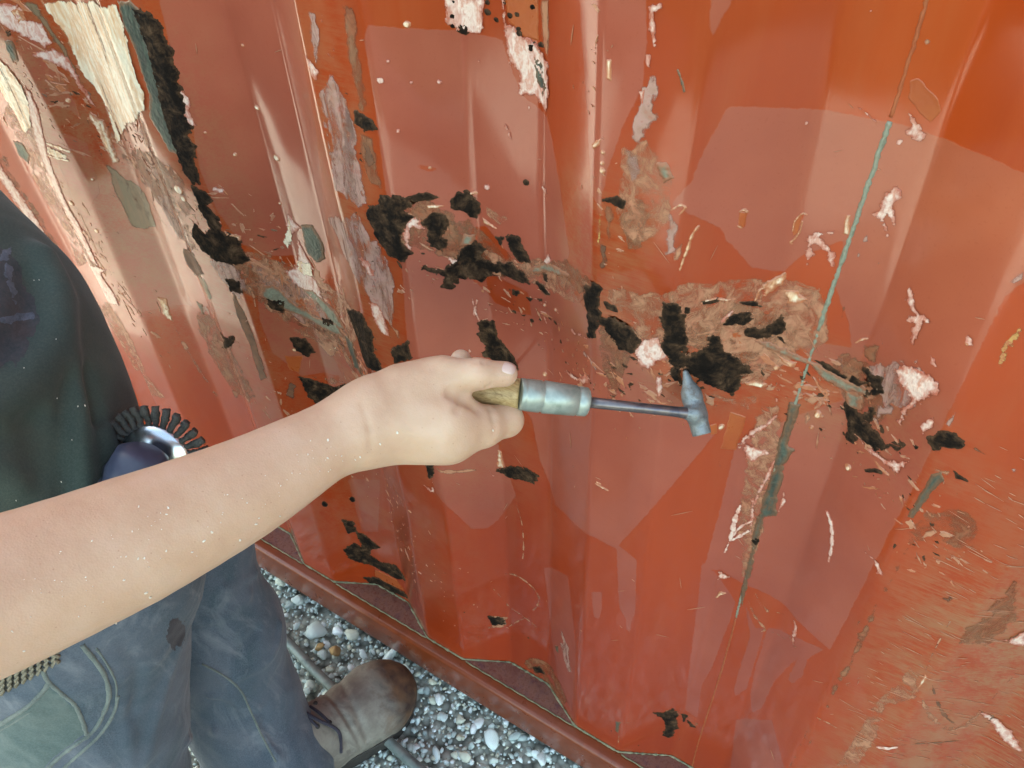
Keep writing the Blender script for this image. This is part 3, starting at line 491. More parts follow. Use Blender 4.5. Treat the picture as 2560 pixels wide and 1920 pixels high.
('Q',[(591.1,645.3),(596.6,636.3),(604.1,611.8),(595.7,625.5)]),
('P',[(569,719.4),(589.2,714),(616.7,716.8),(617.6,699.8),(608.3,689.9),(592.5,695.6),(573.4,707.4)]),
('c',[(598,725.7),(606.2,727.2),(615.7,725.9),(612.5,720.2),(601,722.3)]),
('c',[(616.7,760.5),(626.4,758.3),(635.9,759.7),(630.9,749.6),(621.7,755.2)]),
('P',[(647,709),(653.1,722.6),(661.2,706.4),(659.7,696.6),(652.3,693.2)]),
('G',[(637.2,715.4),(645.8,716.6),(647,692.5),(646.6,671.7),(652.3,668.8),(649.1,649.5),(652.4,626.1),(651,591.1),(646.1,573.7),(640.4,593.9),(641.7,630.9),(638.5,669.6),(638.7,697.7)]),
('W',[(637.3,637),(640.8,655.2),(641.2,626.3),(636.4,605.5),(636.9,567.8),(632.8,574.7),(634.2,608.7)]),
('W',[(654.8,625.4),(660.9,606.6),(656.5,583.8),(656,603.6)]),
('O',[(594.4,692.1),(606.4,687.1),(606.1,649.2),(594.3,650.6)]),
('O',[(581.7,677.2),(585.7,679.2),(588.3,668),(584.2,666)]),
('Y',[(753.1,863.8),(757.1,875.6),(759.3,866.4),(758,852.9),(759.9,840.3),(756.1,837.9),(751.4,855.3)]),
('Q',[(740.1,898.1),(744.9,913.3),(748.7,903.4),(744,897.4)]),
('Q',[(741.6,876),(745,885.9),(745.4,879.4),(742.9,871.2)]),
('Q',[(743.3,779.8),(748.2,813.3),(749.4,797.1),(749,777.9)]),
('R',[(741.1,758.3),(747.4,776.2),(758.4,772.6),(759.5,766.1),(750,761.6),(745.6,752.7)]),
('B',[(763.2,768.7),(767.3,773.3),(779.5,766.5),(767.8,766.1)]),
('G',[(751.5,728.7),(756.4,734.9),(760.5,729.7),(757.1,711.1),(756.4,694.4),(754.7,677.3),(751.2,676.3),(751.4,706.5)]),
('P',[(750.1,738.4),(763.5,742),(763.5,733.6),(750.6,731.6)]),
('R',[(762.9,741.6),(773.5,737.5),(767.1,736.2)]),
('Q',[(787,769.8),(796.6,765.6),(797,759),(790.3,763.4)]),
('G',[(640.5,585.4),(644,606.3),(652,611.2),(656.5,583.5),(647.4,575.2),(648.5,530.1),(649.9,498.4),(652.9,426.9),(647.8,443.5),(645,506.1),(641.1,551.1)]),
('W',[(629.9,595.4),(633.6,597.7),(639.2,569.9),(641,526.3),(633.5,571.2)]),
('R',[(642,536.7),(645.7,544.4),(648.5,540.1),(646.5,531.9)]),
('P',[(651.5,577.8),(654.5,579.8),(656,535.2),(658,509.7),(661.5,484),(670.1,457.8),(656.5,480.3),(652.3,511.2)]),
('W',[(728.9,613.4),(739.9,613.6),(749,614),(754.1,603.9),(749.7,600.9),(743.3,611.2)]),
('W',[(702.5,454.6),(710.9,448),(715.1,413.6),(708.7,421.4),(708.1,440.4)]),
('W',[(618.4,472.1),(631.7,467.8),(629.3,459.4),(621,454.5)]),
('c',[(623.3,419.5),(635.6,438.6),(626.3,434.4)]),
('o',[(752,554.9),(755.1,567.3),(758.1,489.6),(757.3,420),(763.6,287),(764.6,220),(758.1,207.3),(757.6,335),(755.6,460.4)]),
('B',[(796.5,605.6),(802.3,618.1),(810.8,612.8),(811.7,597.3),(802.4,595.1)]),
('T',[(750.6,678.4),(763.7,704.9),(785.7,714.3),(801.2,698.4),(809.6,678.1),(800.5,655.1),(780.8,660.6),(768.7,645.2),(767,606.7),(766.1,555.3),(770.8,513.1),(771.4,421.7),(769.6,313.6),(774.8,233.2),(766,222),(758.2,397.5),(755.9,551.9),(754.9,625)]),
('P',[(803.7,505.3),(822.6,489.1),(835.1,453.7),(830.2,437.4),(816.5,413.8),(822.3,368.8),(824.5,294.6),(797.1,261.1),(797.5,360.4),(796,410.5),(803.7,467.1)]),
('T',[(826.2,695.1),(828,657.8),(828.5,611.5),(822.4,587.4),(824.7,550.1),(853.7,549.3),(861.7,596.8)]),
('W',[(881.6,441.4),(892.8,437.6),(917.5,425),(933.8,403.1),(923.5,399.7),(905.3,412.1)]),
('W',[(859.3,567.3),(868.1,587.7),(877.2,562.8),(866.8,559.1)]),
('G',[(861.7,570.5),(865.1,577.1),(868,569),(865,564.3)]),
('c',[(824.3,463.3),(821.8,491.6),(825.6,489.2),(825.4,471.1)]),
('R',[(590.9,131.4),(602.7,133.4),(610.4,145.8),(618.1,132.1),(617.3,108.9),(623.2,90.8),(618.3,85.3),(616.4,58.4),(608.4,67.3),(609.9,91.8),(602.7,118.1)]),
('P',[(587,150.3),(599.8,148.6),(622.8,141.7),(652.2,135.5),(648.8,110.2),(625.5,119.9),(601.5,131.2)]),
('R',[(622.3,133.1),(630.8,136.4),(627.8,116.4)]),
('R',[(633.3,122.8),(645,117.4),(637.5,112.3)]),
('P',[(655.7,135.9),(667.6,138.7),(688.1,121.2),(679.7,118.6)]),
('P',[(601.6,82.4),(609.2,67.4),(607.3,54.7)]),
('P',[(620.2,81.6),(633.5,61),(627.4,49.4)]),
('P',[(317.9,141.2),(349.7,139),(344.2,101.6),(310.7,89.8),(310.8,113.6),(318.4,110.9)]),
('R',[(320,131.9),(337.7,131.2),(341,113.7),(323.5,110.8)]),
('R',[(386.7,23),(399.4,37.7),(407.5,25.8),(392.5,13.4)]),
('G',[(544.9,87.5),(552.4,92.3),(550.9,56.8),(546.7,59.2)]),
('T',[(357.1,13.9),(387.6,64),(428.8,70.9),(477.6,39.7),(443.8,-20.3),(387.4,2.2)]),
('R',[(39.3,177.2),(53.4,174.2),(55.2,150),(44.1,145.9)]),
('R',[(56.8,148),(73.8,136.4),(93.5,127.4),(71.6,106.2),(66,86.1),(91.5,80.3),(125.7,99.3),(142.4,73.1),(119.5,59.3),(80.3,56.6),(54.5,60.3),(36.3,72.7),(29.4,96.2),(47.5,116.1),(60.4,103.8),(58,130.5)]),
('R',[(48.8,17.8),(85.1,22.4),(131.9,25.3),(137.8,14.8),(88.6,0.1),(57,2.6)]),
('O',[(71.2,45.9),(118.7,53.8),(132.7,30.9),(92.4,23.3),(67.7,24.4)]),
('P',[(13.4,203.2),(33.7,198.8),(31.8,194.5),(14.4,195.1)]),
('G',[(428.9,140.4),(436.3,151.1),(438,133.5),(431.8,131.8)]),
('Q',[(435.9,220),(462.6,188.7),(472.8,130.2),(458.7,112.8),(437.9,158.5)])]
DOTS=[('R',320.4,978.9,1.6,1.7),('R',319.9,972.4,1.7,1.8),('R',328.6,984,1.2,1.2),('R',327.6,970.2,5.0,4.1),('R',350.2,992,1.7,1.4),('R',349.8,985,2.0,1.6),('R',365.1,993.9,1.4,1.2),('R',370.3,985.5,2.1,1.7),('R',375.9,986.8,1.7,1.4),('R',389.2,994.2,1.9,1.6),('R',376.9,977.1,1.7,1.4),('R',377.1,973.5,2.1,1.8),('R',357.4,980.6,1.4,1.2),('R',321.6,989.4,1.6,1.6),('R',395.8,968.3,2.1,1.4),('R',382.5,853.1,2.5,2.4),('W',264.6,929.6,2.9,3.2),('W',272.3,944.9,1.5,1.7),('W',307.5,928.3,1.8,2.0),('W',273.3,886.5,1.6,1.9),('W',342.2,838.7,2.9,2.7),('W',287.1,928.1,1.2,1.3),('W',340.2,947.4,1.4,1.2),('c',288.5,972.9,2.7,2.9),('c',470.3,916.9,1.7,1.6),('c',470.1,908.7,1.8,1.7),('c',470.7,902.7,2.5,2.4),('P',470.5,892.6,2.1,2.1),('c',294.4,853.4,1.3,1.5),('W',598.4,953.3,1.6,2.0),('P',545.2,982.2,1.2,1.2),('P',667.5,874.9,1.5,1.8),('P',667.1,866.9,1.8,2.2),('P',679.9,942.4,1.6,1.7),('W',617.9,1023.8,1.2,1.2),('P',652.5,1012.1,2.5,2.6),('P',703.1,975.7,1.2,1.2),('P',552,855.2,1.2,1.3),('c',619.4,747,2.5,3.3),('c',590.1,675.6,2.2,3.3),('c',697.8,677.5,2.5,3.2),('c',659.9,698.2,1.6,2.1),('c',661.5,712.9,2.8,3.9),('P',592.1,622.6,1.3,2.2),('P',721.7,884.8,1.8,2.2),('W',601.7,808.9,1.2,1.6),('c',735.4,846.4,1.3,1.7),('R',384.7,702.9,1.7,1.9),('R',548.6,800.3,1.8,2.6),('c',399.9,728.9,1.8,1.9),('c',415.8,733.7,2.0,1.7),('c',400.2,639.5,2.4,2.8),('P',420,719.4,2.3,2.0),('P',390.9,675,2.2,2.5),('P',399.5,657.6,2.0,2.3),('P',544.3,660.4,1.4,2.0),('P',451.1,551.7,2.6,2.3),('P',690.4,547.8,1.6,2.4),('P',719,638.2,1.6,2.1),('P',627.6,493.7,1.2,2.0),('P',678,438.4,3.0,5.5),('G',895.1,431,1.9,4.7),('P',771.4,521.1,1.6,3.4),('R',20.3,216.8,3.5,6.1),('R',61.4,231.1,3.2,5.6),('c',-208.7,-108,5.3,6.2),('c',232.5,-35,3.3,5.4),('c',-270.2,798.6,2.8,3.2),('c',-277.3,694.5,2.2,2.7),('c',-301.8,614.8,4.2,3.5),('c',-330.6,651.4,5.1,4.0),('c',69,799,5.7,3.8),('c',17.3,795,2.2,2.7),('c',60.4,913.4,2.1,1.3),('c',-4,820.6,1.3,1.6),('c',56.8,850.8,4.3,2.7),('c',53.6,738.9,2.4,2.0),('c',-64.9,743.9,7.0,5.6),('c',-61.5,733.2,4.7,3.8)]
STROKES=[  # cream ones are highlights of curled paint edges, put into the colour
('c',1.49,[(539.5,885.2),(548.2,880.4),(553.7,880.4),(558,875),(561.5,868.3),(565.5,861.6),(569.3,853.3),(574.6,845.6),(580.4,841.9),(585.4,846.5),(591,846.9),(598.6,845.1),(605.8,846),(610.5,851.2),(614.3,853.1),(616.8,849),(613.7,842.3)]),
('c',1.77,[(546.8,875.9),(543.7,868.1),(542.4,857.1),(540.8,848.6),(539.5,838.5)]),
('c',1.42,[(527,886),(533,891.8),(536.7,890.6),(533.4,884.1)]),
('c',1.13,[(612.3,888.4),(609.1,888.3),(606.4,883.4),(605.5,879.9),(605.8,873.4)]),
('c',1.15,[(610.5,882.4),(610.6,874.5),(608.2,867.1),(606.1,864),(608,863)]),
('c',1.41,[(570.6,887.9),(572.8,889.5),(575.1,888)]),
('c',1.15,[(571.4,876.5),(573.6,875.2)]),
('P',1.14,[(564.3,880.3),(565.5,882.3),(565.7,877.7)]),
('P',1.17,[(616,848.2),(613,839.9),(609.5,830.6),(609.7,823.8),(613.1,822.2),(619.3,828),(624.7,831),(631.1,834.6),(633.6,839.2),(638.6,842.9),(640,839.4),(639.1,828.7),(639,816.3),(633.7,807),(630,807.1),(629.9,815.8),(628.2,815.1)]),
('c',1.55,[(557.1,808),(560.3,810.5),(566.6,812.7),(573.2,811.9),(579.5,812.9)]),
('c',1.53,[(592.8,811.1),(593.5,816.5),(594.2,821.9),(596.6,823.4)]),
('c',1.57,[(550.3,801.2),(556.8,802.7),(563.5,802.1),(571.8,798),(570.4,787.1),(561.3,781.8),(549.2,775.7)]),
('c',1.49,[(670.4,795.9),(673.6,800.7),(677,803.6)]),
('P',1.47,[(681,807.7),(686.1,810.1),(688,807),(684.9,799.3),(688.3,792.3),(687.6,785.6)]),
('P',1.20,[(675.7,790.1),(679.7,789.7),(682.2,783.1)]),
('P',1.76,[(456.7,763.9),(459.4,749.5),(462.1,738.4)]),
('R',2.25,[(711.1,686.5),(717.6,693.1),(721.2,695.1)]),
('W',5.17,[(622.9,577.8),(621.6,558.6),(622.4,541.2),(622.4,522.9)]),
('W',2.45,[(622,520.1),(621.5,509),(620.9,503.3)]),
('W',3.15,[(623.2,527.4),(628.4,549),(637,563.5)]),
('W',3.59,[(623.1,523.4),(629.5,534.3),(636.8,548.2)]),
('W',3.92,[(695.7,619.6),(700.9,613.3),(705.8,603),(710.1,586.6),(712.4,568.1)]),
('P',5.60,[(654.8,445.9),(663,430.2),(670.8,417),(681.8,406.1),(679.9,397.7)]),
('P',2.57,[(687.5,404.2),(695.9,408.8),(704.3,412.4)]),
('P',2.52,[(705.3,424.3),(713.8,414.8)]),
('P',3.32,[(685.1,441.5),(694.7,446.6)]),
('P',5.89,[(660.3,462.4),(668.5,447.2),(678.6,439.5)]),
('B',1.70,[(798.1,735.3),(803.5,727.8),(809.4,716.8)]),
('B',1.16,[(804.3,705),(811.4,706.4)]),
('P',2.73,[(758,414.3),(770.7,424.4),(779,444.7),(789.7,460)]),
('P',2.39,[(769.4,423.3),(777.8,420.7)]),
('P',3.40,[(759.2,343.5),(772.1,344.2),(782.7,342.1)]),
('P',3.33,[(790.7,355.4),(803.1,352),(813.2,353.7)]),
('P',8.59,[(833.3,449.8),(848.7,420.7),(865.4,401.8),(875.7,404.1),(882.6,420.3),(883.9,440.5)]),
('B',3.85,[(832.7,478.6),(845.4,449.3),(860,423.5),(872.3,410.5)]),
('P',1.89,[(893.8,320.6),(887.6,384.5),(885.1,440.9),(884.3,488.4),(887.4,525.5)]),
('B',3.61,[(837.9,357.7),(854.2,365.3),(871.7,372.8),(885.2,381)]),
('W',4.54,[(823.7,342.7),(830.3,347.6),(838,354.9)]),
('P',2.75,[(821.8,491.6),(818.5,519.7),(815.9,553.2),(814,590.2)]),
('P',2.78,[(550.2,89.8),(560.3,96.1),(570.2,97)]),
('P',2.89,[(552.9,56.3),(553.6,34),(553.2,14)]),
('P',3.18,[(365,411.7),(371.7,383.5),(374.2,351.2),(373.7,315.3),(370.3,290.6),(363.3,260.5)]),
('P',6.05,[(328.8,256.9),(341.7,246.5),(361.9,255.5),(382.9,250.4),(397.3,234.1),(396,208.3),(385.2,184.2)]),
('P',5.26,[(325.4,212.5),(334.2,194.7),(346.4,166.9),(371.2,159),(390.6,151.6),(407.3,135),(416,118.6)]),
('P',4.17,[(342.5,102),(359.5,133),(376.8,159.5)]),
('P',3.97,[(-3.5,625.9),(-0.7,613.5),(-1.3,595.5)]),
('P',3.51,[(-0.4,615.2),(11.8,595.5),(21.9,573.9)]),
('P',4.06,[(38.1,583.5),(51,571.3),(72.5,567.8)]),
('P',3.42,[(-6.9,648.3),(-4.5,634.6),(-10.1,620.3)]),
('P',3.49,[(68.3,554.5),(86.5,574.9),(102.4,583)]),
('c',3.06,[(99.3,570.1),(101.6,554.7),(87.6,543.8),(98.5,536.7)]),
('P',2.60,[(102.1,534.3),(103.6,505.8),(108.7,491.3)]),
('c',1.63,[(484.7,559.3),(492.4,558.7),(499.1,558.1)]),
('c',1.22,[(485.4,562.4),(490.2,562.2)]),
('P',2.38,[(19.5,671.7),(25,672.9),(26.7,666.5)]),
('P',2.13,[(123.6,751.3),(144.5,742.2),(153.2,726.4)]),
('W',2.04,[(319.6,711.4),(321.9,695.5),(325.9,684.1)]),
('P',3.10,[(389.2,722.7),(392.5,715.7),(395.8,708.7)]),
('W',1.94,[(398.7,714),(401.6,706.9)]),
('P',2.37,[(411.4,450.9),(423.3,439.5),(430.1,419.7)]),
('P',2.38,[(408.7,465.8),(418.3,441.4),(424.9,431.2)]),
('c',4.65,[(-325.7,738.7),(-307.2,736.3),(-290.5,733.1)]),
('c',3.67,[(-336.5,720.9),(-319.3,719.6),(-299.5,719.6)]),
('P',5.63,[(-323,642.4),(-322,609.3),(-322.5,571.8)]),
('P',4.99,[(-530.9,606),(-532.2,575.2),(-531.1,560.8)]),
('P',4.76,[(-203.7,727.8),(-200.8,701.7),(-193.8,661.8),(-178.9,635.1)]),
('G',1.53,[(519.2,984.1),(522.8,977.5),(525.2,971.7)]),
('B',1.01,[(525.9,995.3),(526.3,984.3),(525.2,971.7)]),
('W',1.24,[(624.3,968.8),(630.9,966),(638,961.7)]),
('B',0.99,[(322.6,966.9),(322.7,942),(323.6,915.7),(321,887.8),(316.2,842.9)]),
('B',1.12,[(694.3,623.5),(690.5,595.8),(691.7,572.5),(689.3,548.7)]),
('B',0.69,[(691.6,701.2),(696.2,677.6),(695.8,649.8),(692,620)]),
('B',0.97,[(709.3,705.4),(717.9,687.8),(725.9,677),(718,657)])]
WELD=[(645.1,1045.4),(645.9,1033.4),(647.4,1016.6),(648.2,1005.6),(646.4,997.2),(644.1,992.9),(643.6,983.7),(643.4,968.8),(643.8,950.6),(645.3,929.6),(644.7,911.6),(645.2,890.6),(645.2,871.6),(643.7,859.6),(644.1,837.1),(644.2,818.7),(644.3,798.9),(643.5,777.8),(642.3,766.6),(641.7,751.2),(642.8,729.7),(641.6,713.6),(640.9,693),(640.3,669.7),(640.7,645.6),(642.4,609.2),(644.9,563.8),(646.9,513.9),(649.9,459.6),(651.5,401.7),(653.1,318),(652.2,215.6),(655.2,89.7),(654.2,36.8),(658.5,-22.5)]

# ---------------------------------------------------------------- materials
def m_panel():
    n=NT('container_paint',.42,0,.12); v=n.obj((1,1,1)); vs=n.obj((1,1,.12))
    film=n.attr('film'); nz=n.noise(v,160,3); e=n.math('ADD',film,n.math('MULTIPLY',n.math('SUBTRACT',nz,.5),3.2))
    f=n.math('MINIMUM',n.math('MAXIMUM',n.math('MULTIPLY_ADD',e,1.1,.5),0),1)
    tint=n.attr('tint','Color')
    streak=n.noise(vs,28,5,.6); streak2=n.noise(vs,9,3)
    org=n.mix(n.ramp(streak2,[(.35,0.),(.7,1.)]),(.335,.045,.007),(.275,.036,.009))
    org=n.mix(n.math('MULTIPLY',n.ramp(streak,[(.5,0.),(.75,1.)]),.35),org,(.36,.085,.03))
    pink=n.mix(n.ramp(n.noise(v,11,4),[(.3,0.),(.7,1.)]),(.285,.062,.035),(.335,.082,.046))
    pink=n.mix(n.math('MULTIPLY',n.ramp(n.noise(v,420,2),[(.62,0.),(.7,1.)]),.25),pink,(.24,.045,.02))
    c=n.mix(f,org,pink)
    c=n.mix(1.,c,tint,'MULTIPLY')
    sc=n.attr('scuff'); hv=n.obj((.12,1,1)); st=n.noise(hv,420,6,.75,.3); st2=n.noise(n.obj((.6,1,.7)),38,6,.7)
    m=n.math('MULTIPLY',sc,n.ramp(n.math('ADD',n.math('MULTIPLY',st,.5),n.math('MULTIPLY',st2,.5)),[(.42,0.),(.56,1.)]))
    c=n.mix(m,c,(.31,.135,.062))
    spk=n.vor(v,330); dirt=n.ramp(spk,[(.02,1.),(.07,0.)])
    c=n.mix(n.math('MULTIPLY',dirt,.35),c,(.42,.18,.12))
    n.col(c)
    r=n.math('ADD',n.math('MULTIPLY',f,.10),n.math('MULTIPLY_ADD',n.noise(v,35,4),.22,.22)); r=n.math('ADD',r,n.math('MULTIPLY',m,.2)); n.rgh(r)
    n.b.inputs['Coat Weight'].default_value=1.; n.b.inputs['Coat IOR'].default_value=1.46; n.l(n.math('MULTIPLY_ADD',n.noise(v,22,4),.16,.03),n.b.inputs['Coat Roughness'])
    h=n.math('ADD',n.math('MULTIPLY',f,1.2),n.math('ADD',n.math('MULTIPLY',n.noise(v,90,4),.9),n.math('MULTIPLY',n.noise(v,900,2),.25)))
    n.bump(h,.35,.0004); return n.m
def m_plain(name,cols,rough,scale=60,bump=.4,bdist=.0006,metal=0,stretch=(1,1,1),spec=.5,fine=None,edge=None,ew=(.2,.75)):
    n=NT(name,rough,metal,spec); v=n.obj(stretch); a=n.noise(v,scale,5,.65,.4)
    k=len(cols); c_=n.ramp(a,[(.3+.4*i/max(k-1,1),c) for i,c in enumerate(cols)])
    if edge is not None:
        e_=n.math('ADD',n.attr('cov'),n.math('MULTIPLY_ADD',n.noise(v,scale*2.2,5,.75,.6),1.5,-.75)); c_=n.mix(n.ramp(e_,[(ew[0],0.),(ew[1],1.)]),edge,c_)
    n.col(c_)
    b=n.noise(v,scale*3,5,.7); n.bump(n.math('ADD',a,n.math('MULTIPLY',b,.6)) if fine is None else n.noise(v,fine,4,.7),bump,bdist)
    n.rgh(n.math('MULTIPLY_ADD',b,.25,rough-.12)); return n.m
def feather(m,scale=90,st=(1,1,.5),lim=(.12,.42)):
    # worn, thin coats: coverage fades out through the grain
    t=m.node_tree; b=t.nodes['Principled BSDF']; n=NT.__new__(NT); n.m=m; n.t=t; n.b=b
    cov=n.attr('cov'); v=n.obj(st); a=n.noise(v,scale,6,.72,.8); b2=n.noise(v,scale*.25,3,.6)
    q=n.math('ADD',n.math('MULTIPLY_ADD',cov,.85,.0 if lim[0]>0 else .12),n.math('MULTIPLY_ADD',a,1.1,n.math('MULTIPLY_ADD',b2,.7,-1.12)))
    al=n.ramp(q,[(max(lim[0],0.),0.),(lim[1],1.)]); n.l(al,b.inputs['Alpha']); return m
def m_rust():
    n=NT('rust_crust',.9,0,.12); v=n.obj(); a=n.noise(v,75,6,.7,.3); b=n.noise(v,420,5,.75)
    c=n.ramp(a,[(.32,(.006,.004,.003)),(.46,(.013,.0085,.006)),(.56,(.042,.023,.013)),(.68,(.11,.062,.034))]); e_=n.math('ADD',n.attr('cov'),n.math('MULTIPLY_ADD',b,1.2,-.6)); c=n.mix(n.ramp(e_,[(.0,.6),(.3,0.)]),c,(.10,.05,.026)); c=n.mix(n.math('MULTIPLY',n.ramp(b,[(.6,0.),(.75,1.)]),.25),c,(.06,.034,.02))
    n.col(c); n.bump(n.math('ADD',a,b),.9,.0012); return n.m
M={}
def PL(k,cols): return [tuple(x*k for x in q) for q in cols]
M['panel']=m_panel()
M['R']=m_rust()
M['T']=m_plain('rust_stain',PL(0.66,[(.28,.07,.025),(.40,.12,.05),(.36,.16,.08),(.46,.16,.07)]),.5,55,.45)
M['B']=m_plain('brown_stain',PL(0.8,[(.10,.035,.018),(.17,.07,.035),(.28,.10,.045)]),.6,60,.5)
M['W']=m_plain('chipped_undercoat',PL(0.92,[(.52,.20,.14),(.66,.38,.31),(.80,.62,.53),(.62,.30,.22),(.74,.50,.42)]),.30,110,.5,.0009,0,(1,1,.5),.5,None,(.40,.11,.065))
M['c']=m_plain('paint_flake_with_glare',[(.66,.44,.27),(.82,.70,.52),(.70,.40,.22),(.86,.79,.63)],.16,70,.5,.0012,0,(1,1,.22),.6,None,(.42,.15,.07))  # cream flakes; glare off the glossy paint is put into the pale colour
M['P']=m_plain('thin_undercoat_or_sheen',PL(0.74,[(.46,.13,.065),(.58,.27,.15),(.50,.18,.095)]),.4,60,.5)
M['Q']=m_plain('brushed_paint',PL(0.78,[(.42,.12,.075),(.52,.29,.24),(.44,.24,.18),(.46,.14,.08)]),.4,90,.7,.0009)
M['G']=m_plain('bare_steel_dark',PL(0.8,[(.04,.052,.042),(.10,.13,.10),(.05,.062,.05),(.16,.18,.14)]),.42,70,.6,.0008,.25,(1,1,.4),.5,None,(.17,.085,.045))
M['g']=m_plain('bare_steel_pale',PL(0.8,[(.16,.16,.11),(.30,.30,.22),(.22,.20,.14),(.36,.33,.25)]),.42,90,.7,.0009,.15,(1,1,1),.5,None,(.29,.11,.055))
M['O']=m_plain('bright_topcoat',PL(0.66,[(.48,.085,.018),(.56,.13,.03)]),.3,25,.2)
M['Y']=m_plain('yellow_primer',PL(0.8,[(.50,.14,.05),(.58,.34,.10),(.45,.12,.05),(.62,.42,.14)]),.5,160,.5)
M['o']=m_plain('olive_scuff',PL(0.72,[(.34,.17,.09),(.26,.19,.11),(.40,.24,.14)]),.38,40,.4,.0005,0,(1,1,.2))
M['weld']=m_plain('weld_bead',PL(0.85,[(.20,.20,.14),(.32,.34,.26),(.24,.16,.10)]),.45,120,.7,.0008,.2)
M['weldpaint']=m_plain('painted_weld',PL(0.72,[(.42,.08,.02),(.50,.14,.05)]),.35,90,.6,.0008)
M['rail']=m_plain('rail_paint',[(.13,.024,.006),(.19,.038,.010),(.15,.030,.008)],.30,14,.05,.0004)
M['rail'].node_tree.nodes['Principled BSDF'].inputs['Coat Weight'].default_value=.35; M['rail'].node_tree.nodes['Principled BSDF'].inputs['Coat Roughness'].default_value=.24
M['sealant']=m_plain('cracked_sealant',PL(0.85,[(.10,.10,.06),(.22,.22,.13),(.34,.30,.19)]),.6,80,.8,.001)
M['pocket']=m_plain('pocket_floor',PL(0.75,[(.17,.05,.04),(.24,.10,.07),(.13,.05,.06)]),.28,60,.5)
M['Pc']=M['P'].copy()
for k_ in 'PTQc':
    M[k_+'_wide']=M[k_].copy(); M[k_+'_wide'].name=M[k_].name+'_worn_through'
for k_ in 'TBPQoY': feather(M[k_],90,(1,1,.35),{'T':(.20,.75),'P':(.16,.55),'Q':(.14,.5),'o':(.16,.6)}.get(k_,(.12,.42)))
feather(M['W'],140,(1,1,.6),(-.12,.10))
for k_,sc_,st_,lm_ in (('P',150,(.5,1,.5),(.49,.80)),('T',120,(.5,1,.4),(.45,.80)),('Q',130,(1,1,.25),(.40,.70)),('c',110,(1,1,.10),(.34,.52))): feather(M[k_+'_wide'],sc_,st_,lm_)
# ---------------------------------------------------------------- the shipping container
cont=empty('shipping_container',(0,0,GZ))
tag(cont,'orange red steel shipping container wall with corrugated sheet, chipped paint and black rust','container')
def frange(a,b,s): return list(np.arange(a,b-1e-9,s))
us=np.array(frange(-1.34,-1.2,.02)+frange(-1.2,-.2,.0035)+frange(-.2,1.1,.0023)+frange(1.1,1.4,.006)+frange(1.4,5.0,.02)+[5.0])
zs=np.array([0.]+frange(.0025,1.12,.0026)+frange(1.12,1.3,.008)+frange(1.3,2.38,.06)+[2.38])
UU,ZZ=np.meshgrid(us,zs,indexing='ij'); D=prof(UU,ZZ)
D=D+.0005*fnoise(UU*14,ZZ*7,3,5)
film=np.full(UU.shape,-30.)
X=UU*1000; Y=ZZ*1000
for sgn,poly in FILM:
    P=np.array(poly); i0,i1=np.searchsorted(us*1000,[P[:,0].min()-25,P[:,0].max()+25]); j0,j1=np.searchsorted(zs*1000,[P[:,1].min()-25,P[:,1].max()+25])
    i1=max(i1,i0+1); sl=(slice(i0,i1),slice(j0,j1)); d=np.clip(polysdf(X[sl],Y[sl],P),-30,30)
    film[sl]=np.maximum(film[sl],d) if sgn=='+' else np.minimum(film[sl],-d)
# beyond the traced part the faded film goes on in broad patches
out=((UU<-.75)|(UU>1.02)|(ZZ>1.08)); film[out]=(fnoise(UU*2.3,ZZ*2.3,3,9)*60)[out]
tint=np.ones((*UU.shape,3)); 
def blob(cu,cz,ru,rz,c,a=1.):
    w=(a*np.exp(-((UU-cu)/ru)**2-((ZZ-cz)/rz)**2))[...,None]; tint[:]=tint*(1-w)+tint*np.array(c)*w
tint*= (1+.10*fnoise(UU*18,ZZ*2.2,3,21))[...,None]
blob(.72,1.0,.12,.2,(1.12,1.12,.8)); blob(.33,.14,.25,.28,(.92,.74,.75)); blob(.62,.2,.25,.3,(1.0,.85,.85)); blob(.0,.2,.2,.25,(.95,.82,.8)); blob(-.35,.35,.25,.4,(1.25,1.2,1.1))
scuff=np.zeros(UU.shape)
for cu,cz,ru,rz,a in [(.87,.55,.10,.14,.9),(.90,.35,.12,.14,.8),(.47,.80,.05,.10,.5),(.62,.74,.14,.05,.45),(-.05,.65,.08,.3,.5),(-.3,.7,.12,.3,.7),(.2,.75,.05,.25,.5),(.25,.5,.15,.12,.25),(.76,.72,.10,.04,.3),(.10,.25,.2,.15,.25),(.12,.55,.12,.08,.45)]:
    scuff=np.maximum(scuff,a*np.exp(-((UU-cu)/ru)**4-((ZZ-cz)/rz)**4))
V=np.stack([UU,D,ZZ],-1).reshape(-1,3); nu,nz_=UU.shape
wz=np.linspace(0,1.1,300); wu=np.polyval(np.polyfit([b/1000. for a,b in WELD],[a/1000. for a,b in WELD],5),wz)
I=np.arange(nu*nz_).reshape(nu,nz_); Q=np.stack([I[:-1,:-1],I[1:,:-1],I[1:,1:],I[:-1,1:]],-1)
side=(UU[:-1,:-1]>np.interp(ZZ[:-1,:-1],wz,wu))
panels=[]
for k,lab in ((0,'sheet left of the weld seam with the long band of rust'),(1,'sheet right of the weld seam with wire brushed scratches')):
    F=Q[side==bool(k)]; used=np.unique(F); remap=-np.ones(len(V),int); remap[used]=np.arange(len(used))
    me=npmesh('side_panel',V[used],remap[F]); fattr(me,'film',film.ravel()[used]); cattr(me,'tint',tint.reshape(-1,3)[used]); fattr(me,'scuff',scuff.ravel()[used])
    o=setparent(link('side_panel',me,M['panel']),cont); o['label']=lab; panels.append(o)
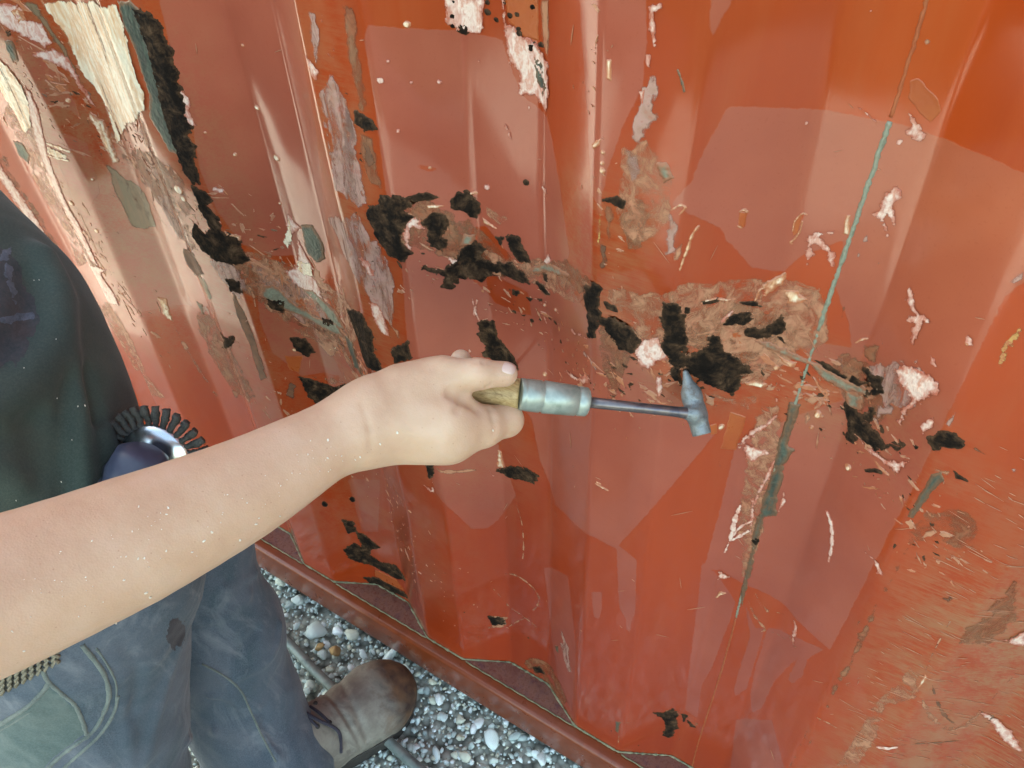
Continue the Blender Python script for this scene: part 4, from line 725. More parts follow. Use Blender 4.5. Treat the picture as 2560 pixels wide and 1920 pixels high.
# marks: each patch is its own thin crust that cuts the sheet along its ragged edge
NAMES={'R':'rust_patch','T':'rust_stain','B':'rust_stain','W':'chipped_patch','c':'paint_flake_with_glare','P':'scrape_or_sheen_patch','Q':'brushed_patch','G':'bare_metal_patch','g':'bare_metal_patch','O':'topcoat_patch','Y':'primer_patch','o':'scuffed_band'}
# height, edge width, edge raggedness (mm), frequency(1/mm), relief
KP={'R':(1.0,.8,4.2,.25,.7),'T':(.30,1.5,5.,.10,.25),'B':(.4,1.2,3.5,.15,.35),'W':(.7,.7,3.2,.34,.5),'c':(1.0,.8,3.0,.30,1.0),'P':(.5,1.,2.6,.16,.3),'Q':(.5,.9,4.5,.22,.6),'G':(.75,.9,2.2,.25,.5),'g':(.85,.9,2.4,.22,.6),'O':(.25,1.,1.5,.12,.15),'Y':(.6,.6,5.0,.5,.4),'o':(.28,2.0,3.5,.08,.15)}
TR={'R':0.,'T':1.0,'B':.5,'W':.0,'c':.3,'P':.8,'Q':1.8,'G':.3,'g':.3,'O':0.,'Y':1.6,'o':1.}
def crust(name,kind,sdf,lo,hi,seed,lift=0.,thin=1.,parent=None,scale=1.):
    H,Wd,rag,fr,rel=KP[kind]; A=(hi[0]-lo[0])*(hi[1]-lo[1]); st=max(.55,math.sqrt(A/9000.)); mg=4*st+rag
    gx=np.arange(lo[0]-mg,hi[0]+mg,st); gy=np.arange(lo[1]-mg,hi[1]+mg,st); GX,GY=np.meshgrid(gx,gy,indexing='ij')
    s=sdf(GX,GY)
    r=rag*scale; s=s+r*(fnoise(GX*fr,GY*fr,3 if kind=='R' else 4,seed))*.9
    if TR[kind]: s=s-TR[kind]*scale*np.maximum(0,fnoise(GX*.09,GY*.05,4,seed+50)*9)   # worn through islands
    if kind=='R': s=s+r*.30
    h=np.where(s>0,H*thin*np.tanh(s/Wd)+rel*thin*np.tanh(s/2.)*fnoise(GX*.5,GY*.45,4,seed+7),s*.6)
    h=h+np.where(s>0,lift,0.); h=np.maximum(h,-1.6)
    soft=kind in 'TBPQoY'
    if soft: h=np.full(h.shape,.12+lift*.5)+.25*np.clip(s/3.,0,1)*thin
    keep=s>-1.8*st; u=GX/1000.; z=np.maximum(GY/1000.,.001)
    y=prof(u,z)-h/1000.
    n0,n1=GX.shape; I=np.arange(n0*n1).reshape(n0,n1); q=np.stack([I[:-1,:-1],I[1:,:-1],I[1:,1:],I[:-1,1:]],-1)
    k=keep[:-1,:-1]|keep[1:,:-1]|keep[1:,1:]|keep[:-1,1:]; q=q[k]
    if len(q)==0: return None
    Vv=np.stack([u,y,z],-1).reshape(-1,3); used=np.unique(q); rm=-np.ones(len(Vv),int); rm[used]=np.arange(len(used))
    me=npmesh(name,Vv[used],rm[q])
    fattr(me,'cov',np.clip(s.ravel()[used]/((5.*scale+1.) if soft else (5.5*scale+.8)),0,1))
    p=parent or panels[int(u.mean()>np.interp(z.mean(),wz,wu))]
    big=min(hi[0]-lo[0],hi[1]-lo[1])>(26 if kind!='c' else 18) and kind+'_wide' in M
    o=link(name,me,M[kind+'_wide'] if big else M[kind]); o.parent=p; return o
ORD={'o':0,'T':.12,'B':.25,'P':.3,'Q':.3,'O':.4,'Y':.45,'W':.45,'c':.5,'G':.6,'g':.7,'R':.9}
for i,(k,poly) in enumerate(PATCHES):
    P=np.array(poly); 
    ext=min(np.ptp(P[:,0]),np.ptp(P[:,1])); sc=min(1.,max(.3,ext/15.))
    if k=='R' and ext>9:
        crust('scrape_or_sheen_patch','P',lambda X,Y,P=P: polysdf(X,Y,P)+4.5,P.min(0)-5,P.max(0)+5,i*13+4,.10,.8,None,1.1)
        crust('rust_stain','B',lambda X,Y,P=P: polysdf(X,Y,P)+2.6,P.min(0)-3,P.max(0)+3,i*13+5,.30,.8,None,.9)
    crust(NAMES[k],k,lambda X,Y,P=P: polysdf(X,Y,P),P.min(0),P.max(0),i*13+1,ORD[k]*.6,min(1,.45+sc*.55),None,sc)
for i,(k,cx,cy,rx,ry) in enumerate(DOTS):
    crust(NAMES[k],k,lambda X,Y: (1-np.sqrt(((X-cx)/rx)**2+((Y-cy)/ry)**2))*min(rx,ry),(cx-rx,cy-ry),(cx+rx,cy+ry),i*7+3,.5,.7 if k=='R' else 1.0,None,.28)
for i,(k,w,pts) in enumerate(STROKES):
    P=curve_pts(pts,4)
    def sd(X,Y,P=P,w=w):
        d=np.full(X.shape,1e9)
        n=len(P)
        for j in range(n-1):
            a=P[j];b=P[j+1];e=b-a;L=max(e@e,1e-9); t=np.clip(((X-a[0])*e[0]+(Y-a[1])*e[1])/L,0,1)
            ww=w*.5*(.55+.45*math.sin(math.pi*(j+.5)/n))*(1+.35*math.sin(j*2.1))
            d=np.minimum(d,np.sqrt((X-a[0]-t*e[0])**2+(Y-a[1]-t*e[1])**2)-ww)
        return -d
    crust('scratch_or_edge_glint',k,sd,P.min(0)-w,P.max(0)+w,i*11+5,.5,.8,None,.13)
# hail of small chips round the dented crease and the scraped ribs, too many to count
def band_chips(kind,count,pts,spread,smin_,smax,seed,asp=.25,ori=-.5):
    r=np.random.default_rng(seed); P=np.array(pts,float); L=np.r_[0,np.cumsum(np.linalg.norm(np.diff(P,axis=0),axis=1))]; parts=[]
    for i in range(count):
        t=r.random()*L[-1]; cx=np.interp(t,L,P[:,0])+r.normal()*spread*.6; cz=np.interp(t,L,P[:,1])+r.normal()*spread; a=smin_+(smax-smin_)*r.random()**3; b=a*(asp+.5*r.random()**2); th=r.normal()*.6+ori
        if cz<12: continue
        m=12; ang=np.arange(m)*2*math.pi/m; rad=1+.35*r.normal(size=m); px_=cx+(a*np.cos(ang)*math.cos(th)-b*np.sin(ang)*math.sin(th))*rad; pz_=cz+(a*np.cos(ang)*math.sin(th)+b*np.sin(ang)*math.cos(th))*rad
        u=np.r_[px_,cx+(px_-cx)*.7,cx]/1000.; z=np.r_[pz_,cz+(pz_-cz)*.7,cz]/1000.; h=np.r_[np.full(m,-.3),.35+.5*r.random(m),.6]/1000.; y=prof(u,z)-h
        F=[(i,(i+1)%m,m+(i+1)%m,m+i) for i in range(m)]+[(m+i,m+(i+1)%m,2*m,2*m) for i in range(m)]
        parts.append((np.stack([u,y,z],1),np.array(F)))
    V_,F_=joinVF(parts); o=link('small_chips',pymesh('small_chips',V_,F_),M[kind],None,False); o.parent=panels[0]; o['kind']='stuff'
CB=[(-330,900),(-250,760),(-60,720),(60,640),(140,560),(215,520)]; CC=[(240,770),(330,740),(400,700),(480,690),(560,735),(640,745),(720,710),(790,640)]; CR_=[(215,1000),(225,850),(215,700),(190,560)]; CL=[(-450,900),(-380,700),(-300,500)]
band_chips('Pc',150,CB,40,1.,9.,1); band_chips('R',70,CB,28,.8,6.,2); band_chips('c',60,CB,35,.8,6.,3); band_chips('g',40,CB,20,1.,8.,4)
band_chips('Pc',130,CC,24,.7,6.,5); band_chips('R',90,CC,16,.5,4.,6); band_chips('c',60,CC,26,.5,4.,7)
band_chips('W',90,CR_,10,.8,5.,8); band_chips('R',25,CR_,12,.5,3.,9); band_chips('c',60,CL,35,1.,8.,10); band_chips('Pc',40,[(450,1000),(480,850),(520,760)],16,.5,4.,11); band_chips('W',35,[(640,560),(650,450),(660,400),(690,330)],14,.5,4.,12)
band_chips('Pc',60,[(120,350),(200,200),(330,150)],45,.5,3.5,13)
band_chips('c',90,CB,34,1.5,12.,21,.08,-.7); band_chips('Pc',110,CB,45,2.,16.,22,.07,-.8); band_chips('G',50,CB,26,1.5,9.,23,.15,-.9); band_chips('Pc',90,CC,26,1.,9.,24,.08,-.3); band_chips('c',70,CC,20,.8,7.,25,.08,-.3)
band_chips('W',110,CL,40,2.,18.,26,.08,-1.25); band_chips('Pc',120,[(-480,850),(-330,600),(-280,420)],40,2.,20.,27,.06,-1.3); band_chips('c',60,[(-260,950),(-180,800),(-90,650)],30,2.,16.,28,.08,-1.3); band_chips('Pc',80,[(-40,500),(60,350),(150,250)],45,1.,10.,29,.07,-1.2)
band_chips('c',45,[(-300,830),(-120,700),(40,620),(150,560),(220,500)],22,3.,13.,31,.2,-.9); band_chips('W',50,[(-40,690),(60,610),(150,540)],22,2.,10.,32,.25,-.8); band_chips('c',40,[(430,700),(560,735),(700,730)],14,2.,9.,33,.25,-.2); band_chips('R',30,CC,14,1.5,7.,34,.3,-.3)
band_chips('R',22,[(240,160),(420,80),(620,120)],50,.5,2.,30)
# fine wire-brush scratches on the right sheet: nobody could count them
sc=[]
for i in range(330):
    u=.78+.17*rng.random(); z=.33+.45*rng.random(); L=.004+.02*rng.random()**2; a=math.radians(-8+rng.normal()*9)
    if rng.random()<.2: u=-.1+.9*rng.random(); z=.2+.8*rng.random(); a=rng.random()*3
    ts=np.linspace(-.5,.5,5); x=u+ts*L*math.cos(a); zz=z+ts*L*math.sin(a)
    if zz.min()<.01: continue
    y=prof(x,zz)-.00045; sc.append(tube(np.stack([x,y,zz],1),np.array([.0001,.00032,.0004,.0003,.0001])*(.5+rng.random()*.8),4))
V_,F_=joinVF(sc); me=pymesh('brush_scratches',V_,F_); o=link('brush_scratches',me,M['Pc']); o.parent=panels[1]; o['kind']='stuff'
# weld seam: a bead with ripples, painted at the top and bare lower down
WZ=np.linspace(-.0,1.1,420); P=np.stack([np.polyval(np.polyfit([b/1000. for a,b in WELD],[a/1000. for a,b in WELD],5),WZ),WZ],1)
def bead(lo,hi,mat,r,nm,lab):
    m=(P[:,1]>=lo)&(P[:,1]<=hi); q=P[m]; x=q[:,0]; z=np.maximum(q[:,1],.002); y=prof(x,z)
    k=np.arange(len(x)); R=r*(1+.10*np.sin(k*2.9)+.13*rng.normal(size=len(x)))
    Vv,Ff=tube(np.stack([x+.0002*rng.normal(size=len(x)),y+.0006,z],1),np.maximum(R,.0006),8); o=link(nm,pymesh(nm,Vv,Ff),mat); o.parent=cont; o.matrix_parent_inverse=Matrix.Translation((0,0,-GZ)); o['label']=lab
bead(.965,1.3,M['weldpaint'],.0014,'weld_seam','upper part of the weld seam still under orange paint')
bead(.795,.966,M['weld'],.0019,'weld_seam','bare grey green length of the weld seam')
bead(.40,.795,M['weld'],.0013,'weld_seam','thin middle length of the weld seam rubbed to grey green')
bead(0,.40,M['weldpaint'],.0012,'weld_seam','lower part of the weld seam under worn paint')
# bottom rail
def extr(profile,x0,x1,name,mat,nseg=1,par=cont):
    xs=np.linspace(x0,x1,nseg+1); n=len(profile); Vv=[];Ff=[]
    for x in xs:
        for (y,z) in profile: Vv.append((x,y,z))
    for i in range(nseg):
        for k in range(n): a=i*n+k;b=i*n+(k+1)%n; Ff.append((a,b,b+n,a+n))
    Ff.append(tuple(range(n))); Ff.append(tuple(nseg*n+k for k in range(n))[::-1])
    me=bpy.data.meshes.new(name); me.from_pydata(Vv,[],Ff); me.update(); bm=bmesh.new(); bm.from_mesh(me); bmesh.ops.recalc_face_normals(bm,faces=bm.faces); bm.to_mesh(me); bm.free()
    o=link(name,me,mat,None,False); o.parent=par; o.matrix_parent_inverse=Matrix.Translation((0,0,-GZ)); 
    for p in me.polygons: p.use_smooth=len(p.vertices)==4
    return o
r=.007; arc=[(-.021+r-r*math.sin(a),-.0015-r+r*math.cos(a)) for a in np.linspace(0,math.pi/2,7)]
arc2=[(-.021+r-r*math.cos(a),-.078+r-r*math.sin(a)) for a in np.linspace(0,math.pi/2,6)]
rail=extr([(.06,-.0015)]+arc+arc2+[(.06,-.078)],-1.34,5.,'bottom_rail',M['rail'],60); rail['label']='dark red brown bottom rail with a worn rounded edge'
rv=np.empty(len(rail.data.vertices)*3); rail.data.vertices.foreach_get('co',rv); rv=rv.reshape(-1,3)
rv[:,1]+=.0007*fnoise(rv[:,0]*3,rv[:,2]*8,2,3); rv[:,2]+=np.where(rv[:,1]<0,.0010*fnoise(rv[:,0]*4,rv[:,0]*0,2,8),0); rail.data.vertices.foreach_set('co',rv.ravel())
# sealant run where sheet meets rail, pocket floors between the folds
us2=np.arange(-1.1,1.1,.004); y=prof(us2,us2*0+.002)
Vv,Ff=tube(np.stack([us2,y-.0012,us2*0+.0006],1),.0015*(1+.4*rng.normal(size=len(us2))).clip(.4,1.8),6); o=link('sealant_bead',pymesh('sealant',Vv,Ff),M['sealant']); o.parent=cont; o.matrix_parent_inverse=Matrix.Translation((0,0,-GZ))
for k in range(-4,4):
    u0=k*.278
    pk=[(u0+.004,-.001),(u0+.068,.033),(u0+.138,.033),(u0+.204,-.001)]
    me=bpy.data.meshes.new('pocket_floor'); me.from_pydata([(a,b,.0006) for a,b in pk]+[(a,b,-.001) for a,b in pk],[],[(0,3,2,1),(4,5,6,7),(0,1,5,4),(1,2,6,5),(2,3,7,6),(3,0,4,7)]); me.update()
    o=link('pocket_floor',me,M['pocket'],None,False); o.parent=cont; o.matrix_parent_inverse=Matrix.Translation((0,0,-GZ))
    Vv,Ff=tube(np.array([(u0+.006+i*.0079,-.0025+.0006*math.sin(i*2.3+k),.0009) for i in range(26)]),.0011,6)
    o=link('sealant_line',pymesh('sl',Vv,Ff),M['sealant']); o.parent=cont; o.matrix_parent_inverse=Matrix.Translation((0,0,-GZ))
# the rest of the box, out of the picture: it throws the shade
for nm,lo,hi in [('top_rail',(-1.34,-.02,2.381),(5,.06,2.46)),('roof',(-1.34,.062,2.40),(5,2.40,2.44)),('end_wall',(-1.39,-.02,-.078),(-1.342,2.44,2.46)),('end_wall',(5.002,-.02,-.078),(5.05,2.44,2.46)),('back_wall',(-1.34,2.402,-.078),(5,2.44,2.38)),('floor_frame',(-1.34,.062,-.07),(5,2.40,-.01))]:
    o=link(nm,boxme(nm,lo,hi,.006),M['rail'] if 'rail' in nm or 'frame' in nm else M['O'],None,False); o.parent=cont; o.matrix_parent_inverse=Matrix.Translation((0,0,-GZ))
# ---------------------------------------------------------------- ground and gravel
def m_gravelbed():
    n=NT('gravel_bed',.9); v=n.obj(); c=n.vor(v,70,'Color'); d=n.vor(v,70,'Distance')
    g=n.n('ShaderNodeSeparateColor'); n.l(c,g.inputs[0])
    k=n.ramp(g.outputs[0],[(0.,(.34,.36,.32)),(.35,(.46,.48,.43)),(.7,(.50,.50,.44)),(1.,(.66,.64,.58))])
    k=n.mix(n.ramp(d,[(.35,0.),(.9,1.)]),k,(.10,.10,.085)); n.col(k); n.bump(n.math('SUBTRACT',1.,d),1.,.01); return n.m
M['bed']=m_gravelbed()
gx=np.concatenate([np.linspace(-300,-2,12)[:-1],np.linspace(-2,2,120),np.linspace(2,300,12)[1:]]); gy=np.concatenate([np.linspace(-300,-1.5,12)[:-1],np.linspace(-1.5,.5,80),np.linspace(.5,300,12)[1:]])
GX,GY=np.meshgrid(gx,gy,indexing='ij'); Z=GZ-.008+np.where((abs(GX)<2)&(abs(GY)<2),.005*fnoise(GX*9,GY*9,3,2),-.004)
I=np.arange(GX.size).reshape(GX.shape); q=np.stack([I[:-1,:-1],I[1:,:-1],I[1:,1:],I[:-1,1:]],-1).reshape(-1,4)
ground=link('gravel_ground',npmesh('ground',np.stack([GX,GY,Z],-1).reshape(-1,3),q),M['bed']); ground['kind']='structure'
def m_stone(name,cols,rough=.75):
    n=NT(name,rough); v=n.obj(); oi=n.n('ShaderNodeObjectInfo'); at_=n.attr('tone')
    a=n.noise(v,160,5,.7); b=n.noise(v,900,4,.7)
    c=n.ramp(at_,[(i/(len(cols)-1),k) for i,k in enumerate(cols)])
    c=n.mix(n.math('MULTIPLY',n.ramp(a,[(.45,0.),(.65,1.)]),.25),c,(.42,.47,.45)); n.col(c); n.bump(n.math('ADD',a,b),.5,.0008); return n.m
GC=[(.30,.36,.36),(.46,.55,.54),(.56,.66,.64),(.66,.74,.69),(.66,.65,.50),(.70,.82,.82),(.80,.88,.88),(.90,.95,.97)]
M['stone']=m_stone('pebble',GC)
def stone_template(seed,sub=2):
    bm=bmesh.new(); bmesh.ops.create_icosphere(bm,subdivisions=sub,radius=1); r=np.random.default_rng(seed)
    pl=[(Vector(r.normal(size=3)).normalized(),.42+.38*r.random()) for _ in range(10)]
    for v in bm.verts:
        for nn,d in pl:
            t=v.co.dot(nn)
            if t>d: v.co-=nn*(t-d)*.9
    V=np.array([v.co[:] for v in bm.verts]); F=np.array([[v.index for v in f.verts] for f in bm.faces]); bm.free(); return V,F
T1=[stone_template(s,1) for s in range(14)]
def rotm(r):
    return np.array(Euler((r.random()*6.28,r.random()*6.28,r.random()*6.28)).to_matrix())
Vs=[];Fs=[];Ts=[];off=0
def put(x,y,s,lift,T,tone):
    global off
    v,f=T; R=rotm(rng); sc_=s*np.array([1,.6+.35*rng.random(),.5+.3*rng.random()]); w=(v*sc_)@R.T; w[:,2]*=.75
    w+=np.array([x,y,GZ+lift]); Vs.append(w); Fs.append(f+off); Ts.append(np.full(len(v),tone)); off+=len(v)
for i in range(17000):
    x=rng.uniform(-.75,1.0); y=rng.uniform(-.62,.02); s=.0028+.0050*rng.random()**2
    put(x,y,s,-.003+.007*rng.random(),T1[i%14],rng.random()**.8)
for i in range(5500):
    x=rng.uniform(-1.9,1.9); y=rng.uniform(-1.6,-.02); s=.005+.006*rng.random()
    if -.75<x<1.0 and y>-.62: continue
    put(x,y,s,-.003,T1[i%14],rng.random())
for i in range(2600):
    x=rng.uniform(-.7,.95); y=rng.uniform(-.6,-.01); s=.0055+.0055*rng.random()**1.5
    put(x,y,s,0.0+.005*rng.random(),T1[i%14],rng.random())
me=npmesh('gravel',np.concatenate(Vs),np.concatenate(Fs)); fattr(me,'tone',np.concatenate(Ts)); o=link('gravel',me,M['stone'],None,False)
o.parent=ground; o['kind']='stuff'
T2=[]
for s in range(16):
    v,f=stone_template(100+s,2); me=npmesh('stone',v,f); fattr(me,'tone',np.full(len(v),(s+.5)/16.)); me.materials.append(M['stone']); T2.append(me)
M['ochre']=m_plain('ochre_stone',[(.34,.20,.07),(.46,.30,.13),(.30,.17,.07)],.8,150,.5,.001)
def stone(loc,size,me,rot=None,mat=None):
    o=bpy.data.objects.new('stone',me if mat is None else me.copy()); COL.objects.link(o); o.parent=ground
    if mat is not None: o.data.materials.clear(); o.data.materials.append(mat)
    o.location=loc; o.scale=size; o.rotation_euler=rot or (rng.normal()*.4,rng.normal()*.4,rng.random()*6.28); return o
placed=[]
for (p,sz,k) in [((-0.0093,0.0034,-0.0850),.026,6),((-0.0106,-0.0594,-0.0850),.028,5),((0.0258,-0.0433,-0.0800),.013,15),((0.0523,-0.0314,-0.0830),.018,8),((0.1349,-0.0287,-0.0850),.019,12),((0.0929,-0.0511,-0.0850),.011,13),((0.1737,-0.0388,-0.0860),.018,7),((0.2548,-0.0473,-0.0850),.012,15),((0.3649,-0.0566,-0.0850),.018,12),((0.3342,-0.0433,-0.0860),.014,14),((0.2255,-0.0280,-0.0860),.011,9),((0.1009,-0.1005,-0.0860),.013,12),((-0.1419,-0.0173,-0.0850),.016,9),((-0.0819,-0.0312,-0.0850),.014,10),((0.4481,-0.0375,-0.0860),.013,13),((0.2335,-0.1410,-0.0860),.009,11),((0.0548,-0.1497,-0.0860),.01,4),((0.3444,-0.0981,-0.0860),.013,8)]:
    stone(p,(sz,sz*.75,sz*.55),T2[k]); placed.append(p)
stone((0.0473,-0.0726,-0.0840),(.0155,.013,.012),T2[3],None,M['ochre']); stone((0.0181,-0.0804,-0.0860),(.011,.009,.008),T2[7],None,M['ochre'])
n=0
while n<270:
    x=rng.uniform(-.42,.62); y=rng.uniform(-.36,-.03); s=.006+.008*rng.random()**1.8
    # only where the gravel is in view: between trouser leg and rail
    if y<-.05-.30*(x+.35)/.9-.12: continue
    stone((x,y,GZ+.003+.004*rng.random()),(s,s*(.6+.3*rng.random()),s*(.5+.25*rng.random())),T2[int(rng.random()*16)]); n+=1
def m_dark_ground():  # dark ground beyond view, added so the wall paint reflects less light
    n=NT('dark_green_ground',.9,0,.2); v=n.obj(); a=n.noise(v,3,5,.7); b=n.noise(v,60,4,.8); n.col(n.mix(n.ramp(b,[(.4,0.),(.65,1.)]),n.ramp(a,[(.35,(.030,.042,.014)),(.65,(.055,.066,.024))]),(.022,.034,.010))); n.bump(b,1.,.03); return n.m
gx=np.concatenate([np.linspace(-298,-4,10)[:-1],np.linspace(-4,5,46),np.linspace(5,298,10)[1:]]); gy=np.concatenate([np.linspace(-298,-8,8)[:-1],np.linspace(-8,-2.35,26)])
GX,GY=np.meshgrid(gx,gy,indexing='ij'); edge_=(GY>-2.4); GYw=GY+np.where(edge_,.18*fnoise(GX*1.3,GX*0,3,44),0); Zg=GZ+.012+np.where(abs(GX)<5,.012*fnoise(GX*2,GY*2,3,45),0); Zg=np.where(edge_,GZ-.02,Zg)
I=np.arange(GX.size).reshape(GX.shape); q=np.stack([I[:-1,:-1],I[1:,:-1],I[1:,1:],I[:-1,1:]],-1).reshape(-1,4)
gg=link('added_dark_ground',npmesh('dark_ground_sheet',np.stack([GX,GYw,Zg],-1).reshape(-1,3),q),m_dark_ground()); gg['kind']='structure'
# ---------------------------------------------------------------- pipe on the gravel
P=np.array([(-0.1298,-0.0874,-0.0750),(0.0069,-0.1137,-0.0750),(0.0601,-0.1232,-0.0760),(0.2544,-0.1503,-0.0780),(0.3182,-0.1568,-0.0780),(0.4200,-0.1698,-0.0780)])
M['pipe']=m_plain('grey_pipe_metal',[(.12,.15,.15),(.20,.24,.23),(.26,.29,.27)],.45,60,.3,.0005,.3,(1,1,1))
Vv,Ff=tube(curve_pts(P,6),.0085,14); o=link('metal_pipe',pymesh('pipe',Vv,Ff),M['pipe']); tag(o,'thin grey green metal pipe lying on the gravel under the boot','pipe')
# ---------------------------------------------------------------- chipping hammer
def m_wood():
    n=NT('hammer_wood',.5); v=n.obj((1,1,1)); c=n.n('ShaderNodeTexCoord'); mp=n.n('ShaderNodeMapping'); mp.inputs['Rotation'].default_value=HROT; mp.inputs['Scale'].default_value=(6,90,90); n.l(c.outputs['Object'],mp.inputs[0])
    g=n.noise(mp.outputs[0],6,5,.65,.6); n.col(n.ramp(g,[(.3,(.22,.13,.045)),(.5,(.42,.28,.12)),(.7,(.55,.40,.20))])); n.bump(g,.25,.0004); return n.m
h_in=np.array((0.3798,-0.1392,0.7591)); h_f0=np.array((0.4623,-0.1044,0.7591)); h_f1=np.array((0.5051,-0.0721,0.7451)); h_hd=np.array((0.5739,-0.0124,0.7168))
ax=(h_f0-h_in); HROT=(0,-math.atan2(ax[2],math.hypot(ax[0],ax[1])),math.atan2(ax[1],ax[0])); HROT=(0,0,-HROT[2])
M['wood']=m_wood()
M['alu']=m_plain('ferrule_metal',[(.22,.26,.23),(.38,.42,.38),(.28,.32,.29)],.40,45,.3,.0004,.55)
M['rod']=m_plain('blued_steel_rod',[(.10,.10,.13),(.20,.17,.17),(.13,.13,.17)],.32,60,.2,.0004,.8)
M['steel']=m_plain('hammer_head_steel',[(.11,.12,.13),(.24,.26,.27),(.14,.12,.10)],.45,140,.9,.0009,.55)
ham=empty('chipping_hammer',h_f0); tag(ham,'small chipping hammer with wooden handle, metal ferrule and pointed steel head','hammer')
def add(me,mat,par,name=None,smooth=True):
    o=link(name or me.name,me,mat,None,smooth); setparent(o,par); return o
e=(h_f0-h_in)/np.linalg.norm(h_f0-h_in)
add(lathe(h_in-e*.012,h_f0,[(0,.004),(.02,.0085),(.1,.0115),(.35,.0125),(.6,.0122),(.8,.0118),(.97,.0122),(1,.0122)]),M['wood'],ham,'wooden_handle')
add(lathe(h_f0-e*.0005,h_f1,[(0,.0118),(.01,.0126),(.06,.0127),(.08,.0123),(.10,.0127),(.30,.0128),(.315,.0121),(.345,.0121),(.36,.0130),(.82,.0122),(.83,.0112),(.855,.0112),(.865,.0118),(.98,.0116),(1,.0104)],40),M['alu'],ham,'ferrule')
add(lathe(h_f1-(h_hd-h_f1)*.02,h_hd,[(0,.0044),(.5,.0043),(.85,.0044),(.93,.0052),(1,.0060)],20),M['rod'],ham,'rod')
tip=np.array((0.5531,0.0110,0.7397)); pol=np.array((0.5851,-0.0149,0.7002))
def hd(P):
    L=pol-tip; l=np.linalg.norm(L); u=L/l
    d=cap(P,tip+u*.004,tip+u*.024,.0026,.0078); d=smin(d,cap(P,tip+u*.022,tip+u*.040,.0078,.0088),.004); d=smin(d,cap(P,h_hd-(h_hd-h_f1)*.05,h_hd,.0058,.0078),.005)
    d=smin(d,cap(P,tip+u*.036,pol+u*.004,.0078,.0080),.003)
    return np.maximum(d,(P-pol)@u)
lo=np.minimum(tip,pol)-.014; hi=np.maximum(tip,pol)+.014
Vv,Ff=nets(hd,lo,hi,.0011); Vv=Vv+(fnoise(Vv[:,0]*300,Vv[:,2]*300,2,4)*.0003)[:,None]; add(npmesh('hammer_head',Vv,Ff),M['steel'],ham,'hammer_head')
# ---------------------------------------------------------------- the worker
per=empty('person',(0.02,-.36,GZ)); tag(per,'worker in dark green shirt and dusty jeans holding a chipping hammer to the wall','person')
def m_skin():
    n=NT('skin',.48,0,.45); v=n.obj(); a=n.noise(v,26,4,.6); b=n.noise(v,8,2); 
    c=n.ramp(a,[(.32,(.54,.335,.225)),(.5,(.58,.375,.255)),(.68,(.61,.41,.295))]); c=n.mix(n.math('MULTIPLY',n.ramp(b,[(.4,0.),(.65,1.)]),.4),c,(.57,.36,.26))
    sp=n.vor(n.obj((1,1,1)),150); c=n.mix(n.math('MULTIPLY',n.ramp(sp,[(.035,1.),(.10,0.)]),.5),c,(.36,.17,.11))
    hr=n.vor(n.obj((.45,1.,1.)),420); c=n.mix(n.math('MULTIPLY',n.ramp(hr,[(.05,1.),(.14,0.)]),.22),c,(.30,.17,.11))
    n.col(c); n.b.inputs['Subsurface Weight'].default_value=.25; n.b.inputs['Subsurface Radius'].default_value=(.012,.004,.002); n.b.inputs['Subsurface Scale'].default_value=.6
    n.rgh(n.math('MULTIPLY_ADD',n.noise(v,120,3),.2,.36))
    n.bump(n.math('ADD',n.math('MULTIPLY',n.vor(v,800),.5),n.math('ADD',n.noise(v,260,4),n.math('MULTIPLY',n.noise(n.obj((1,1,1)),45,3),2.5))),.22,.0008); return n.m
M['skin']=m_skin()
A=[np.array(p) for p in ((0.3133,-0.4659,0.8142),(0.3229,-0.4277,0.7989),(0.3410,-0.3607,0.7827),(0.3603,-0.2935,0.7733),(0.3755,-0.2369,0.7715),(0.3858,-0.2058,0.7715))]
AR=[.044,.0425,.0395,.0335,.0268,.0248]
A2=curve_pts(A,4); AR2=np.interp(np.arange(len(A2))/4.,range(6),AR)
# hand joints
pal=[((0.3932,-0.1924,0.7704),(0.4299,-0.1618,0.7631),.0245,.0270),((0.3971,-0.1948,0.7599),(0.4341,-0.1616,0.7502),.0215,.0225),((0.3935,-0.1824,0.7765),(0.4119,-0.1521,0.7813),.0245,.0185)]
pal=[(np.array(a),np.array(b),c,d) for a,b,c,d in pal]
th=[np.array(p) for p in ((0.3998,-0.1656,0.7822),(0.4211,-0.1434,0.7897),(0.4426,-0.1301,0.7905),(0.4568,-0.1158,0.7861))]; thr=[.019,.0132,.0108,.0096]
idx=[np.array(p) for p in ((0.4361,-0.1582,0.7581),(0.4513,-0.1413,0.7497),(0.4594,-0.1197,0.7423),(0.4400,-0.0921,0.7363),(0.4190,-0.0879,0.7410))]; idr=[.0200,.0158,.0126,.0100,.0085]
mid=[np.array(p) for p in ((0.4259,-0.1561,0.7454),(0.4353,-0.1196,0.7242),(0.4189,-0.0951,0.7240),(0.4003,-0.0954,0.7601))]; mir=[.0175,.0105,.0098,.0086]
rin=[np.array(p) for p in ((0.4164,-0.1597,0.7390),(0.4202,-0.1243,0.7157),(0.4054,-0.0968,0.7187),(0.3904,-0.1046,0.7429))]; rir=[.016,.0105,.0095,.0085]
pin=[np.array(p) for p in ((0.4028,-0.1670,0.7405),(0.4060,-0.1331,0.7132),(0.3893,-0.1122,0.7187),(0.3766,-0.1172,0.7396))]; pir=[.014,.0092,.0085,.0078]
def chain(P,J,R,k):
    d=cap(P,J[0],J[1],R[0],R[1])
    for i in range(1,len(J)-1): d=smin(d,cap(P,J[i],J[i+1],R[i],R[i+1]),k)
    return d
vdir=np.array((0.2642,0.1101,0.4813))-np.array(CAM); vdir/=np.linalg.norm(vdir)
